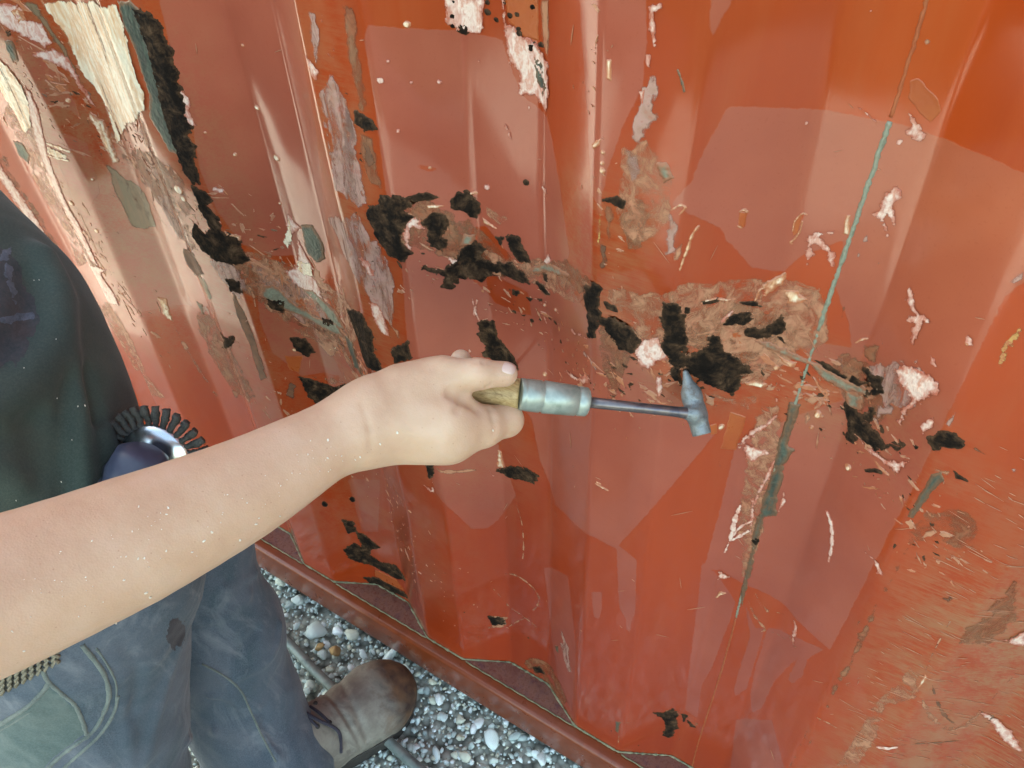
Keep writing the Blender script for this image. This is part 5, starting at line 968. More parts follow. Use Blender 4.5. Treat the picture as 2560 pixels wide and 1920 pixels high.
def crease(P,a,b,r,dep):
    a=np.asarray(a);b=np.asarray(b); e=b-a; t=np.clip(((P-a)@e)/(e@e),0,1); q=np.sqrt(((P-a-t[:,None]*e)**2).sum(1)); return dep*np.exp(-(q/r)**2)
def hand(P):
    arm=chain(P,A2,AR2,.004)
    pm=cap(P,*pal[0])
    for c in pal[1:]: pm=smin(pm,cap(P,*c),.014)
    d=smin(arm,pm,.022)
    t=chain(P,th,thr,.006); d=smin(d,t,.010)
    f=chain(P,idx,idr,.005); f=smin(f,cap(P,idx[2],idx[2],.0112,.0112),.004); d=smin(d,f,.009)
    for J,R in ((mid,mir),(rin,rir),(pin,pir)): d=smin(d,chain(P,J,R,.004),.004)
    # knuckle creases on the thumb, web fold
    for x,w in ((1207,.0009),(1216,.0007),(1182,.0006)):
        pass
    d=d+sum(crease(P,a,b,r,k) for a,b,r,k in CRS)
    return d
CRS=[]
def handbase(P):
    return hand(P)
_cr=[([(0.4741,-0.1668,0.8432),(0.4821,-0.1752,0.8307)],.0017,.0013),([(0.4770,-0.1652,0.8430),(0.4840,-0.1723,0.8322)],.0015,.0008),([(0.4706,-0.1690,0.8433),(0.4782,-0.1787,0.8299)],.002,.0006),([(0.4650,-0.1890,0.8283),(0.4722,-0.1869,0.8259),(0.4801,-0.1859,0.8221)],.0048,.0050),([(0.4703,-0.1888,0.8253),(0.4704,-0.1939,0.8206)],.003,.0014),([(0.4891,-0.1819,0.8203),(0.4928,-0.1839,0.8163),(0.4968,-0.1896,0.8086)],.0032,.0012),([(0.4175,-0.2241,0.8247),(0.4273,-0.2303,0.8131),(0.4329,-0.2381,0.8026)],.0028,.0006),([(0.4463,-0.1864,0.8420),(0.4575,-0.1824,0.8389)],.006,.0008),([(0.4471,-0.2055,0.8240),(0.4673,-0.1989,0.8178)],.010,-.0010),([(0.4490,-0.2187,0.8107),(0.4701,-0.2085,0.8074)],.010,-.0008)]
for a_,r_,k_ in _cr:
    Pn=np.stack([np.asarray(q,float) for q in a_]); dr=Pn-np.array(CAM); dr/=np.linalg.norm(dr,axis=1)[:,None]; Pn=np.array(CAM)+dr*.25
    for _ in range(50): Pn=Pn+dr*np.clip(hand(Pn),-.04,.04)[:,None]*.8
    for q0,q1 in zip(Pn[:-1],Pn[1:]): CRS.append((q0,q1,r_,k_))
allp=np.array(A+th+idx+mid+rin+pin); lo=allp.min(0)-.055; hi=allp.max(0)+.03
Vv,Ff=nets(hand,lo,hi,.0016)
ELB=A[0]
# rest of the body, mostly under the clothes or out of the picture
TOR=[np.array(p) for p in ((0.0,-.37,.50),(-.04,-.335,.62),(-.10,-.30,.70),(-.22,-.29,.80),(-.32,-.29,.87))]
SHR=np.array((-.12,-.44,.86)); SHL=np.array((-.46,-.16,.88)); HC=np.array((-.50,-.30,1.07)); HD=np.array((.80,.52,-.28)); HD/=np.linalg.norm(HD)
def frame(d):
    u=np.cross(d,[0,0,1.]); u/=np.linalg.norm(u); return np.stack([d,u,np.cross(u,d)],1)
HF=frame(HD); hp=lambda f,s,u: HC+HF@np.array([f,s,u])
LH=np.array((0.1212,-0.2909,0.5783)); LE=np.array((-.26,-.20,.66))
def body(P):
    d=chain(P,TOR,[.105,.095,.105,.115,.10],.05)
    d=smin(d,cap(P,SHR,SHL,.06,.055),.05); d=smin(d,cap(P,TOR[-1],HC-np.array([0,0,.05]),.055,.052),.03)
    d=smin(d,chain(P,[SHR,(SHR+ELB)/2+np.array([0,-.01,-.01]),ELB],[.056,.050,.0440],.02),.02)
    d=smin(d,chain(P,[SHL,LE,LH+np.array([-.04,.02,.01])],[.055,.042,.030],.015),.02)
    d=smin(d,cap(P,LH+np.array([-.03,.015,.01]),LH,.026,.03),.01)
    for i in range(4): d=smin(d,chain(P,[LH+HF@np.array([.0,.02-.014*i,.0]),LH+HF@np.array([.035,.02-.014*i,.0]),LH+HF@np.array([.03,.02-.014*i,-.03])],[.010,.009,.008],.003),.003)
    hd_=ell(P,HC+HF@np.array([0,0,.01]),(.096,.076,.115),HF); hd_=smin(hd_,ell(P,hp(.045,0,-.06),(.05,.05,.055),HF),.03); hd_=smin(hd_,cap(P,hp(.088,0,.005),hp(.110,0,-.028),.008,.013),.012)
    hd_=smin(hd_,ell(P,hp(.086,0,-.066),(.016,.026,.008),HF),.008)
    for s in (-1,1):
        hd_=smin(hd_,ell(P,hp(-.005,s*.078,-.005),(.016,.010,.032),HF),.006); hd_=-smin(-hd_,ell(P,hp(.100,s*.032,.012),(.016,.016,.011),HF),.008)
        hd_=smin(hd_,ell(P,hp(.082,s*.032,.012),(.012,.012,.012),HF),.001)
    return smin(d,hd_,.03)
bp=np.array(TOR+[SHR,SHL,HC,ELB,LE,LH]); V2,F2=nets(body,bp.min(0)-.17,bp.max(0)+.17,.006)
keep=((V2-ELB)@(A[1]-ELB)/np.linalg.norm(A[1]-ELB)<.02)|(np.linalg.norm(V2-ELB,axis=1)>.12)
F2=F2[keep[F2].all(1)]
Vb,Fb=joinVF([(Vv,Ff),(V2,F2)]); bd=add(npmesh('body',Vb,Fb),M['skin'],per,'body')
# thumb nail: a thin curved plate on the last joint
def nail_mesh(cx,cy,rx,ry,ang,d0):
    pr=lambda x,y,d: np.array(CAM)+RAYM@np.array([(x-1280)/FPX,-(y-960)/FPX,-1.])*d
    n=18; V=[];uv=[]
    for i in range(n):
        for j in range(n):
            a=2*i/(n-1)-1; b=2*j/(n-1)-1; a2=a*math.sqrt(1-b*b*.42); b2=b*math.sqrt(1-a*a*.35); x=cx+rx*a2*math.cos(ang)-ry*b2*math.sin(ang); y=cy+rx*a2*math.sin(ang)+ry*b2*math.cos(ang)
            V.append((x,y)); uv.append((a,b))
    D_=np.full(len(V),d0); Pn=np.stack([pr(x,y,d0) for x,y in V]); dirs=np.stack([pr(x,y,1.)-np.array(CAM) for x,y in V]); dirs/=np.linalg.norm(dirs,axis=1)[:,None]
    for _ in range(30): Pn=Pn+dirs*hand(Pn)[:,None]*.8
    uv=np.array(uv); lift=.0007*(1-np.abs(uv).max(1)**6)-.0004; Pn=Pn-dirs*lift[:,None]
    I=np.arange(n*n).reshape(n,n); q=np.stack([I[:-1,:-1],I[1:,:-1],I[1:,1:],I[:-1,1:]],-1).reshape(-1,4); return npmesh('thumb_nail',Pn,q)
RAYM=np.array(ROT); FPX=cam.data.lens/36*2560
M['nail']=m_plain('nail',[(.62,.44,.38),(.68,.50,.44)],.25,60,.05)
add(nail_mesh(1272,921,19,15.5,.30,.55),M['nail'],per,'thumb_nail')
# hair under no cap: short dark cut
def hair(P):
    d=ell(P,HC+HF@np.array([-.012,0,.022]),(.100,.083,.116),HF)
    return np.maximum(d,-ell(P,hp(.12,0,-.05),(.10,.09,.11),HF))
V3,F3=nets(hair,HC-.15,HC+.16,.006); M['hair']=m_plain('hair',[(.03,.02,.012),(.06,.04,.025)],.6,200,.8,.002); add(npmesh('hair',V3,F3),M['hair'],per,'hair')
# ---- shirt
def m_cloth(name,cols,weave,scale=9,rough=.9,wear=None,wearc=None):
    n=NT(name,rough,0,.25); v=n.obj(); a=n.noise(v,scale,5,.65,.5); k=len(cols); c=n.ramp(a,[(.3+.4*i/max(k-1,1),q) for i,q in enumerate(cols)])
    f=n.noise(v,weave,3,.8); c=n.mix(n.math('MULTIPLY',n.ramp(f,[(.4,0.),(.7,1.)]),.25),c,tuple(min(1,x*2.2+.01) for x in cols[-1]))
    if wear: 
        w=n.noise(n.obj((1,1,.35)),wear,6,.7,1.2); c=n.mix(n.math('MULTIPLY',n.ramp(w,[(.52,0.),(.72,1.)]),.55),c,wearc)
    n.b.inputs['Sheen Weight'].default_value=.15; n.col(c); n.bump(n.math('ADD',f,n.math('MULTIPLY',n.noise(v,1500,2),.6)),.35,.0006); return n.m
M['shirt']=m_cloth('dark_green_cotton',[(.028,.045,.043),(.043,.062,.056),(.062,.074,.062)],520,6)
def snap(pts,f):
    Pn=np.stack([np.asarray(q,float) for q in pts]); dr=Pn-np.array(CAM); dr/=np.linalg.norm(dr,axis=1)[:,None]; Pn=np.array(CAM)+dr*.22
    for _ in range(60): Pn=Pn+dr*np.clip(f(Pn),-.04,.04)[:,None]*.8
    return curve_pts(list(Pn),3)
def fold(P,pts,r,h):
    """rounded cloth fold along a 3-D polyline: raises the cloth"""
    out=np.zeros(len(P)); lo=pts.min(0)-3*r; hi=pts.max(0)+3*r; m=((P>lo)&(P<hi)).all(1)
    if not m.any(): return out
    Q=P[m]; d=np.full(len(Q),1e9)
    for a,b in zip(pts[:-1],pts[1:]): d=np.minimum(d,cap(Q,a,b,0,0))
    out[m]=h*np.exp(-(d/r)**2); return out
SC=[np.array(p) for p in ((-0.0019,-0.3917,0.5303),(-0.0153,-0.3665,0.5764),(-0.0417,-0.3342,0.6294),(-0.0939,-0.3036,0.6964),(-0.1863,-0.3042,0.7665),(-0.2712,-0.3280,0.8182))]
SR=[.150,.150,.147,.150,.150,.135]
FO=[([(0.1203,-0.3311,0.7574),(0.1338,-0.3052,0.7729),(0.1382,-0.2732,0.7923),(0.1244,-0.2471,0.8171),(0.0833,-0.2278,0.8300)],.013,.011),([(0.1094,-0.3008,0.7917),(0.1096,-0.2715,0.8036),(0.0916,-0.2479,0.8213)],.012,-.007),
 ([(0.1795,-0.3281,0.6797),(0.1623,-0.3026,0.7136),(0.1349,-0.2748,0.7407),(0.1217,-0.2545,0.7971)],.010,.006),([(0.1844,-0.3350,0.7002),(0.1591,-0.3076,0.7258),(0.1362,-0.2749,0.7548)],.009,-.006),([(0.1829,-0.3116,0.6483),(0.1708,-0.2948,0.6710),(0.1458,-0.2738,0.6980)],.008,.005),([(0.1740,-0.3541,0.7038),(0.1674,-0.3311,0.7289),(0.1525,-0.3182,0.7497)],.014,-.006),([(0.1510,-0.3567,0.7302),(0.1618,-0.3519,0.7132),(0.1765,-0.3526,0.6888)],.014,.005),([(0.1485,-0.2764,0.7163),(0.1274,-0.2575,0.7463)],.008,-.004)]
def shirt0(P):
    return smin(chain(P,SC,SR,.05),cap(P,SHR,SHL,.075,.07),.05)
FO=[(snap(a,shirt0),b*1.1,c*1.7) for a,b,c in FO]
def shirt(P):
    d=chain(P,SC,SR,.05); d=smin(d,cap(P,SHR,SHL,.075,.07),.05)
    d=smin(d,cap(P,SHR,SHR*.55+ELB*.45,.068,.060),.03); d=smin(d,cap(P,SHL,SHL*.6+LE*.4,.068,.060),.03)
    for p,r,h in FO: d=d-fold(P,p,r,h)
    d=d-.0035*fnoise(P[:,0]*22+P[:,1]*9,P[:,2]*9+P[:,1]*14,3,3)
    top=(P-np.array((-.42,-.28,.95)))@np.array((-.45,0,.9)); hem=(np.array((0.0112,-0.3999,0.5372))-P)@np.array((-.25,.15,1.))
    return np.maximum(np.maximum(d,top),hem)
sp_=np.array(SC+[SHR,SHL]); V4,F4=nets(shirt,sp_.min(0)-.19,sp_.max(0)+.17,.0030)
sh=add(npmesh('shirt',V4,F4),M['shirt'],per,'shirt')
# faded print on the chest: small raised ink patches following the cloth
M['ink']=m_cloth('faded_purple_print',[(.030,.040,.046),(.050,.052,.058),(.060,.048,.050)],300,40)
M['ink2']=m_cloth('pale_blue_print',[(.045,.055,.07),(.11,.12,.16)],300,60)
def onto(f,pts2,d0,it=36):
    pr=lambda x,y,d: np.array(CAM)+RAYM@np.array([(x-1280)/FPX,-(y-960)/FPX,-1.])*d
    Pn=np.stack([pr(x,y,d0) for x,y in pts2]); dirs=np.stack([pr(x,y,1.)-np.array(CAM) for x,y in pts2]); dirs/=np.linalg.norm(dirs,axis=1)[:,None]
    for _ in range(it): Pn=Pn+dirs*np.clip(f(Pn),-.03,.03)[:,None]*.7
    return Pn,dirs
shirt_out=lambda P: shirt(P)
def decal(name,poly,f,d0,mat,par,step=4.,lift=.0007,rag=7.,seed=0,thr=0.,fr=.08):
    P=np.array(poly,float); gx=np.arange(P[:,0].min()-8,P[:,0].max()+8,step); gy=np.arange(P[:,1].min()-8,P[:,1].max()+8,step); GX,GY=np.meshgrid(gx,gy,indexing='ij')
    s=polysdf(GX,GY,P)+rag*fnoise(GX*fr,GY*fr,4,seed)-thr; Pn,dr=onto(f,np.stack([GX.ravel(),GY.ravel()],1),d0)
    Pn=Pn-dr*(np.clip(s.ravel()/6,-1,1)*lift*1.0+ lift*.2)[:,None]
    I=np.arange(GX.size).reshape(GX.shape); q=np.stack([I[:-1,:-1],I[1:,:-1],I[1:,1:],I[:-1,1:]],-1); k=(s[:-1,:-1]>-step*1.5)
    q=q[k]; 
    if not len(q): return
    used=np.unique(q); rm=-np.ones(len(Pn),int); rm[used]=np.arange(len(used)); return add(npmesh(name,Pn[used],rm[q]),mat,par,name)
decal('shirt_print',[(-40,600),(40,640),(75,720),(95,800),(80,860),(30,910),(-40,960)],shirt_out,.45,M['ink'],sh,4.,.0006,30.,3,6.,.05)
decal('shirt_print',[(0,630),(20,625),(45,720),(40,760),(15,720)],shirt_out,.45,M['ink2'],sh,3.,.0009,16.,6,0.,.07)
decal('shirt_print',[(-20,790),(85,775),(90,800),(0,815)],shirt_out,.45,M['ink2'],sh,3.,.0009,12.,9,2.,.07)
# ---- trousers
M['denim']=m_cloth('dusty_denim',[(.028,.054,.070),(.062,.082,.108),(.105,.115,.140)],620,7,.9,22,(.24,.255,.28))
HR=np.array((0.0683,-0.3376,0.5301)); KR=np.array((0.0762,-0.4519,0.1827)); FR=np.array((.10,-.60,GZ+.07)); HL=np.array((-0.0888,-0.3206,0.4474)); KL=np.array((-0.0165,-0.2053,0.3314)); FL=np.array((.128,-.292,GZ+.055))
L1=np.array((0.0275,-0.2271,0.1808)); L2=np.array((0.0499,-0.2504,0.0716)); L3=np.array((.125,-.285,-.03))
def leg(P,J,R):
    return chain(P,J,R,.03)
TF=[([(0.0643,-0.3410,0.1134),(0.0950,-0.3130,0.1206),(0.1354,-0.2746,0.1315)],.008,.005),([(0.0613,-0.3115,0.1572),(0.0931,-0.2808,0.1662),(0.1297,-0.2651,0.1436)],.007,.004),([(0.0663,-0.2581,0.2924),(0.0929,-0.2332,0.2991),(0.1039,-0.1996,0.3086)],.008,.004),([(0.0869,-0.2154,0.3340),(0.1079,-0.1793,0.3396)],.007,.0035),([(0.1077,-0.2558,0.1951),(0.1346,-0.2177,0.2140),(0.1234,-0.1845,0.2364)],.008,.004),([(0.0948,-0.2342,0.2228),(0.1055,-0.2105,0.2381)],.008,-.003),
 ([(0.1572,-0.2798,0.0393),(0.1079,-0.2716,0.1063),(0.0798,-0.2663,0.1727),(0.0571,-0.2750,0.2081)],.006,.0045),([(0.1856,-0.4078,0.3503),(0.1796,-0.3655,0.3929),(0.1706,-0.3183,0.4415)],.010,.004),([(0.1792,-0.3617,0.5154),(0.1911,-0.3726,0.4685),(0.1843,-0.3968,0.4207)],.010,-.003),([(0.1765,-0.4169,0.3475),(0.1618,-0.3876,0.4130)],.008,.003)]
def trou0(P): return smin(leg(P,[HR,KR,FR],[.120,.094,.085]),leg(P,[HL,KL,L1,L2,L3,FL],[.11,.088,.084,.080,.085,.086]),.006)
TF=[(snap(a,trou0),b*.9,c*1.25) for a,b,c in TF]
def trou(P):
    d=leg(P,[HR,KR,FR],[.120,.094,.085]); l=leg(P,[HL,KL,L1,L2,L3,FL],[.11,.088,.084,.080,.085,.086]); d=smin(d,l,.006)
    d=smin(d,cap(P,HR,HL,.12,.12),.05)
    for p,r,h in TF: d=d-fold(P,p,r,h)
    d=d-.0035*fnoise(P[:,0]*30+P[:,1]*12,P[:,2]*14+P[:,1]*20,3,11)-.0014*fnoise(P[:,0]*60+P[:,2]*70,P[:,1]*40-P[:,2]*20,2,31)
    top=P[:,2]-.645-.15*(P[:,0]); bot=(GZ+.030+.10*(P[:,1]+.29))-P[:,2]
    return np.maximum(np.maximum(d,top),bot)
tp=np.array([HR,KR,FR,HL,KL,L3,FL]); V5,F5=nets(trou,tp.min(0)-.16,tp.max(0)+.16,.0034)
tr=add(npmesh('trousers',V5,F5),M['denim'],per,'trousers')
M['seam']=m_cloth('seam_thread',[(.08,.095,.09),(.16,.18,.165)],700,40)
def seam(pts,w,d0=.5,name='trouser_seam',mat='seam',f=trou,par=tr,off=0.):
    q=curve_pts([(x,y,0) for x,y in pts],7)[:,:2]; Pn,dr=onto(f,q,d0,40); Pn=Pn-dr*off; V_,F_=tube(Pn,w*(1+.12*rng.normal(size=len(Pn))).clip(.6,1.4),8); return add(pymesh(name,V_,F_),M[mat],par,name)
seam([(205,1612),(240,1655),(262,1690),(272,1735),(262,1775),(235,1825),(190,1860),(145,1895),(110,1930)],.0024,.45,'pocket_edge')
seam([(295,1740),(285,1780),(255,1830),(215,1870),(170,1910),(140,1940)],.0018,.45,'pocket_edge')
seam([(240,1620),(270,1665),(290,1710),(290,1760)],.0010,.45,'pocket_stitching')
seam([(105,1668),(118,1700),(150,1730),(185,1760),(205,1800),(216,1835)],.0020,.45,'pocket_edge')
seam([(-30,1828),(20,1798),(70,1765),(110,1725),(122,1705)],.0022,.45,'pocket_edge')
seam([(-30,1842),(25,1812),(78,1778)],.0010,.45,'pocket_stitching')
seam([(505,1660),(560,1690),(600,1725),(625,1775),(655,1840),(690,1905)],.0014,.6,'trouser_seam')
M['oil']=m_cloth('dark_stain_cloth',[(.020,.017,.022),(.035,.03,.036)],500,40)
decal('stain',[(425,1555),(445,1545),(458,1570),(455,1610),(435,1622),(420,1600)],trou,.45,M['oil'],tr,3.,.0004,12.,4,0.,.08)
M['pocketcloth']=m_cloth('pocket_lining_cloth',[(.045,.075,.075),(.070,.100,.098),(.10,.125,.115)],520,9,.9,18,(.16,.19,.18))
decal('pocket_panel',[(-60,1850),(20,1805),(75,1768),(120,1715),(150,1742),(190,1775),(212,1830),(150,1880),(95,1930),(-60,1960)],trou,.45,M['pocketcloth'],tr,5.,.0006,4.,14,0.,.05)
M['belt']=m_plain('woven_belt_web',[(.20,.17,.12),(.30,.26,.19),(.15,.13,.10)],.85,240,.9,.002)
# woven belt: chevron cords wrapped round the hip
hipc=np.array((0.0499,-0.4000,0.4839))
bw=[]
for r_ in range(5):
    q=[(x,1690+r_*13-.55*(x+20)+ (6 if (i%2) else -6)) for i,x in enumerate(range(-60,150,9))]
    Pn,dr=onto(trou,q,.45,40); Pn=Pn-dr*.0025; bw.append(tube(Pn,.0021,6))
V_,F_=joinVF(bw); add(pymesh('woven_belt',V_,F_),M['belt'],per,'woven_belt')
# ---- boots
M['leather']=m_plain('worn_tan_leather',[(.11,.085,.070),(.20,.16,.125),(.14,.105,.08),(.26,.215,.17)],.6,22,.35,.0012,0,(1,1,1),.4)
def boot_leather():
    n=NT('worn_boot_leather',.6,0,.4); v=n.obj(); a=n.noise(v,24,5,.65,.4); c=n.ramp(a,[(.3,(.12,.11,.095)),(.45,(.23,.21,.18)),(.6,(.17,.15,.13)),(.75,(.30,.28,.24))])
    t=n.math('ADD',n.attr('toe'),n.math('MULTIPLY_ADD',a,.8,-.4)); c=n.mix(n.ramp(t,[(.25,0.),(.8,1.)]),c,n.ramp(n.noise(v,40,4),[(.35,(.045,.026,.022)),(.65,(.14,.075,.04))]))
    n.col(c); n.rgh(n.math('MULTIPLY_ADD',a,.3,.4)); n.bump(n.math('ADD',a,n.noise(v,300,4,.7)),.35,.001); return n.m
M['leather']=boot_leather()
M['toe']=m_plain('scuffed_dark_toe',[(.045,.028,.024),(.10,.065,.045),(.16,.11,.07)],.55,30,.4)
M['sole']=m_plain('rubber_sole',[(.020,.018,.017),(.045,.04,.036)],.8,60,.5); M['lace']=m_cloth('dark_lace',[(.018,.016,.026),(.04,.035,.05)],600,60)
def boot(T,ang,K=1.):
    """T toe tip on the ground, ang heading"""
    f=np.array([math.cos(ang),math.sin(ang),0]); s=np.array([-math.sin(ang),math.cos(ang),0]); R=np.stack([f,s,[0,0,1.]],1); G=np.array([T[0],T[1],GZ])
    w=lambda a,b,c: G+R@np.array([a,b,c])
    def up(P):
        q=(P-G)@R
        d=ell(P,w(-.055,0,.030),(.064,.056,.046),R); d=smin(d,cap(P,w(-.10,0,.035),w(-.20,0,.045),.047,.042),.02); d=smin(d,cap(P,w(-.10,0,.045),w(-.19,0,.095),.036,.042),.02)
        d=smin(d,cap(P,w(-.215,0,.05),w(-.232,.02,.095),.042,.036),.02); d=smin(d,ell(P,w(-.24,0,.04),(.045,.037,.05),R),.02)
        d=d+.0026*np.exp(-((q[:,0]+.108+.25*q[:,1]**2*40*.1)/.0035)**2)*(q[:,2]>.03)            # toe cap line
        d=d-.0018*np.exp(-((q[:,0]+.112)/.004)**2)*(q[:,2]>.03)
        cr=.0024*np.exp(-((q[:,0]+.088-.2*q[:,1])/.005)**2)+.002*np.exp(-((q[:,0]+.135+.3*q[:,1])/.005)**2); d=d+cr*(q[:,2]>.045)
        d=d-.0016*fnoise(q[:,0]*40,q[:,1]*40,3,6)
        return np.maximum(d,(GZ+.012)-P[:,2])
    lo=G-np.array([.30,.30,.02]); hi=G+np.array([.30,.30,.24]); c=[w(.02,.07,0),w(.02,-.07,0),w(-.30,.07,0),w(-.30,-.07,0)]; lo=np.min(c,0)-.01; hi=np.max(c,0)+.01; lo[2]=GZ; hi[2]=GZ+.23
    b=empty('boot',w(-.15,0,0)); b.location=w(-.15,0,0); b.parent=per; b.matrix_parent_inverse=Matrix.Translation(-Vector(per.location))
    def addb(me,mat,nm):
        co=np.empty(len(me.vertices)*3); me.vertices.foreach_get('co',co); co=(co.reshape(-1,3)-G)*K+G; me.vertices.foreach_set('co',co.ravel()); me.update()
        o=link(nm,me,mat); o.parent=b; o.matrix_parent_inverse=Matrix.Translation(-Vector(b.location)); return o
    Vq,Fq=nets(up,lo,hi,.0026); q=(Vq-G)@R; me=npmesh('upper',Vq,Fq); fattr(me,'toe',np.clip((q[:,0]+.075-.3*q[:,1])/.07,0,1)); addb(me,M['leather'],'upper')
    def sole(P):
        q=(P-G)@R; hw=np.interp(q[:,0],[-.30,-.285,-.24,-.15,-.07,-.025,0.006],[.0,.028,.039,.038,.057,.047,.0]); d=np.maximum(np.abs(q[:,1])-hw,np.abs(q[:,2]-.010)-.012); return np.maximum(d*.8,q[:,0]-.006)
    lo2=lo.copy(); lo2[2]=GZ-.012; hi2=hi.copy(); hi2[2]=GZ+.04
    Vq,Fq=nets(sole,lo2,hi2,.003); addb(npmesh('sole',Vq,Fq),M['sole'],'sole')
    # welt stitch line, eyelets and laces
    pts=[w(a,sg*np.interp(a,[-.30,-.285,-.24,-.15,-.07,-.025,0.0],[.0,.028,.039,.038,.056,.046,.0]),.024) for sg,ra in ((1,np.linspace(-.25,.0,14)),(-1,np.linspace(0,-.25,14))) for a in ra]
    V_,F_=tube(curve_pts(pts,3),.0016,6); addb(pymesh('welt',V_,F_),M['sole'],'welt')
    def surf(a,bb):
        z=.2; P=w(a,bb,z)[None]
        for _ in range(40): P=P-np.array([[0,0,1.]])*up(P)[:,None]*.7
        return P[0]
    for k in range(4):
        for sg in (-1,1):
            p=surf(-.128-.016*k,sg*.017); V_,F_=tube(np.array([p+(-.0005,0,-.001),p+(0,0,.0018)]),.0030,10); addb(pymesh('eyelet',V_,F_),M['sole'],'eyelet')
        a=surf(-.128-.016*k,-.017); c=surf(-.136-.016*k,.017); m_=(a+c)/2+np.array([0,0,.006]); V_,F_=tube(curve_pts([a,m_,c],6),.0021,8); addb(pymesh('lace',V_,F_),M['lace'],'lace')
    pts=[surf(-.150,.017)+(0,0,.003),surf(-.140,-.012)+(0,0,.008),surf(-.125,-.030)+(0,0,.006),surf(-.135,-.044)+(0,0,.004)]
    V_,F_=tube(curve_pts(pts,6),.0024,8); addb(pymesh('lace',V_,F_),M['lace'],'lace')
    return b
boot((.19,-.052),math.radians(75),1.13); boot((.24,-.53),math.radians(40))
# ---------------------------------------------------------------- angle grinder with a knotted wire wheel, hanging in the left hand
M['chrome']=m_plain('polished_hub',[(.55,.58,.64),(.70,.74,.80)],.22,20,.05,.0002,1.)
M['wire']=m_plain('twisted_wire',[(.035,.036,.042),(.10,.095,.085),(.06,.06,.065)],.5,400,1.,.0015,.5)
M['blue']=m_plain('blue_plastic',[(.035,.045,.085),(.06,.07,.12)],.4,30,.15)
M['black']=m_plain('black_metal',[(.02,.025,.035),(.05,.055,.07)],.4,60,.3,.0005,.4)
gc=np.array((0.1377,-0.2399,0.6300)); GK=1.2; toC=np.array(CAM)-gc; toC/=np.linalg.norm(toC)
dl=np.array((0.1197,-0.2780,0.6059))-gc; dl/=np.linalg.norm(dl)
n_=toC*.80+dl*.60; n_/=np.linalg.norm(n_); Rf=frame(n_)
gr=empty('angle_grinder',gc); tag(gr,'blue angle grinder with a shiny hub and dark knotted wire wheel beside the shirt','power tool')
gp=lambda a,r,h: gc+Rf@np.array([h,r*math.cos(a),r*math.sin(a)])
for k in range(30):
    a=2*math.pi*k/30; P=[];R_=[]
    for j in range(15):
        t=j/14; P.append(gp(a+.035*math.sin(t*3),.026+.026*t,.001*math.sin(t*9+k)-.004*t)); R_.append((.0017+.0030*t+.0003*math.sin(t*26+k))*(1 if j<13 else .8))
    V_,F_=tube(np.array(P),np.array(R_),8); V_=V_+rng.normal(size=V_.shape)*.0004; add(pymesh('wire_knot',V_,F_),M['wire'],gr,'wire_knot')
cup=[gp(0,0,0)]
add(lathe(gc-n_*.004,gc+n_*.013,[(0,.032),(.15,.0345),(.3,.034),(.5,.031),(.75,.022),(.95,.009),(1,.003)],48),M['chrome'],gr,'wheel_hub')
add(lathe(gc+n_*.008,gc+n_*.022,[(0,.010),(.9,.010),(1,.008)],6),M['black'],gr,'hub_nut',False)
add(lathe(gc+n_*.012+dl*.006,gc+n_*.040+dl*.012,[(0,.020),(.2,.026),(.8,.027),(1,.022)],40),M['black'],gr,'gear_housing')
b0=np.array((0.1644,-0.2574,0.6721)); b1=np.array((0.1567,-0.3102,0.6060))
add(lathe(b0,b1,[(0,.014),(.06,.022),(.3,.026),(.5,.024),(.8,.025),(.95,.026),(1,.018)],40),M['blue'],gr,'motor_body')
add(lathe(b1,b1+dl*.08+np.array([0,0,-.03]),[(0,.004),(.5,.0035),(1,.0035)],12),M['black'],gr,'power_cord')
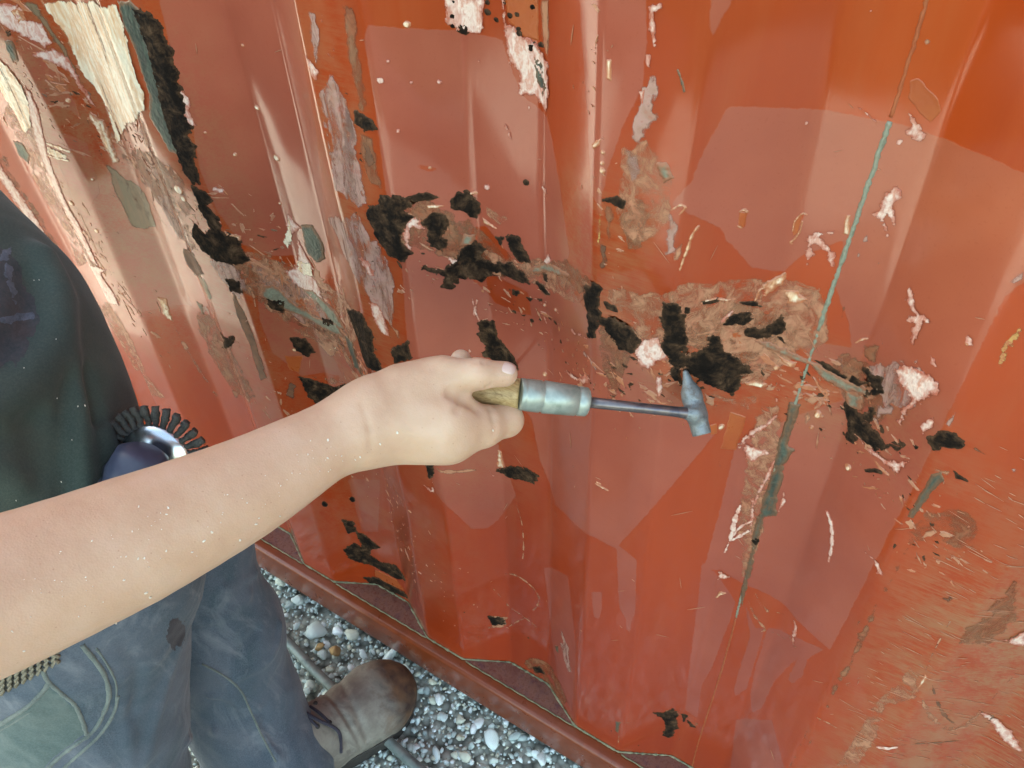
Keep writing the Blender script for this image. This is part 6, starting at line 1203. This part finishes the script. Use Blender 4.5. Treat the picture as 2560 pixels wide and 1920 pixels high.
# ---------------------------------------------------------------- flecks of paint on arm, shirt, boot and rail
fl=[]; M['fleck']=m_plain('pale_fleck',[(.70,.62,.52),(.82,.78,.70)],.5,60,.1)
def fleck(P,nrm,s):
    u=np.cross(nrm,rng.normal(size=3)); u/=np.linalg.norm(u); w=np.cross(nrm,u); k=5+int(rng.random()*3); top=[]
    for i in range(k):
        a=2*math.pi*i/k; r=s*(.6+.5*rng.random()); top.append(P+nrm*.0005+u*r*math.cos(a)+w*r*.55*math.sin(a))
    V_=np.array(top+[p-nrm*.0008 for p in top]+[P+nrm*.0008]); F_=[(i,(i+1)%k,2*k,2*k) for i in range(k)]+[(i,i+k,(i+1)%k+k,(i+1)%k) for i in range(k)]
    fl.append((V_,np.array(F_)))
def flecks(f,pts,d0,smin_,smax):
    Pn,dr=onto(f,pts,d0,40); e_=.0012; N=np.stack([f(Pn+np.eye(3)[i]*e_)-f(Pn-np.eye(3)[i]*e_) for i in range(3)],1); N/=np.maximum(np.linalg.norm(N,axis=1),1e-9)[:,None]
    for p,n1 in zip(Pn,N): fleck(p,n1,smin_+(smax-smin_)*rng.random()**2)
flecks(hand,[(230,1352),(416,1286),(421,1270),(347,1267),(345,1397),(361,1395),(480,1380),(510,1352),(365,1482),(415,1378),(530,1330),(310,1450),(375,1493),(290,1558),(60,1627),(30,1578),(820,1100),(819,1145),(993,1082),(1232,1076),(950,1110),(900,1142),(888,1149),(700,1290),(640,1310),(600,1350)],.35,.0008,.0016)
a_=[]
for i in range(75):
    t=rng.random(); x=60+t*820; yc=np.interp(x,[0,330,600,790,890],[1485,1352,1227,1120,1066]); hw=np.interp(x,[0,330,600,790,890],[175,160,125,90,82]); a_.append((x,yc+hw*(-.3+1.2*rng.random())))
flecks(hand,a_,.35,.0003,.0007)
flecks(shirt_out,[(98,700),(85,701),(140,848),(142,996),(195,1016),(212,1014),(153,1205),(40,1251),(60,920),(180,1100)],.4,.0007,.0012)
V_,F_=joinVF(fl); o=link('paint_flecks',pymesh('paint_flecks',V_,F_),M['fleck'],None,False); tag(o,'tiny pale paint chips scattered over the bare forearm and hand','paint chips',None,'stuff')
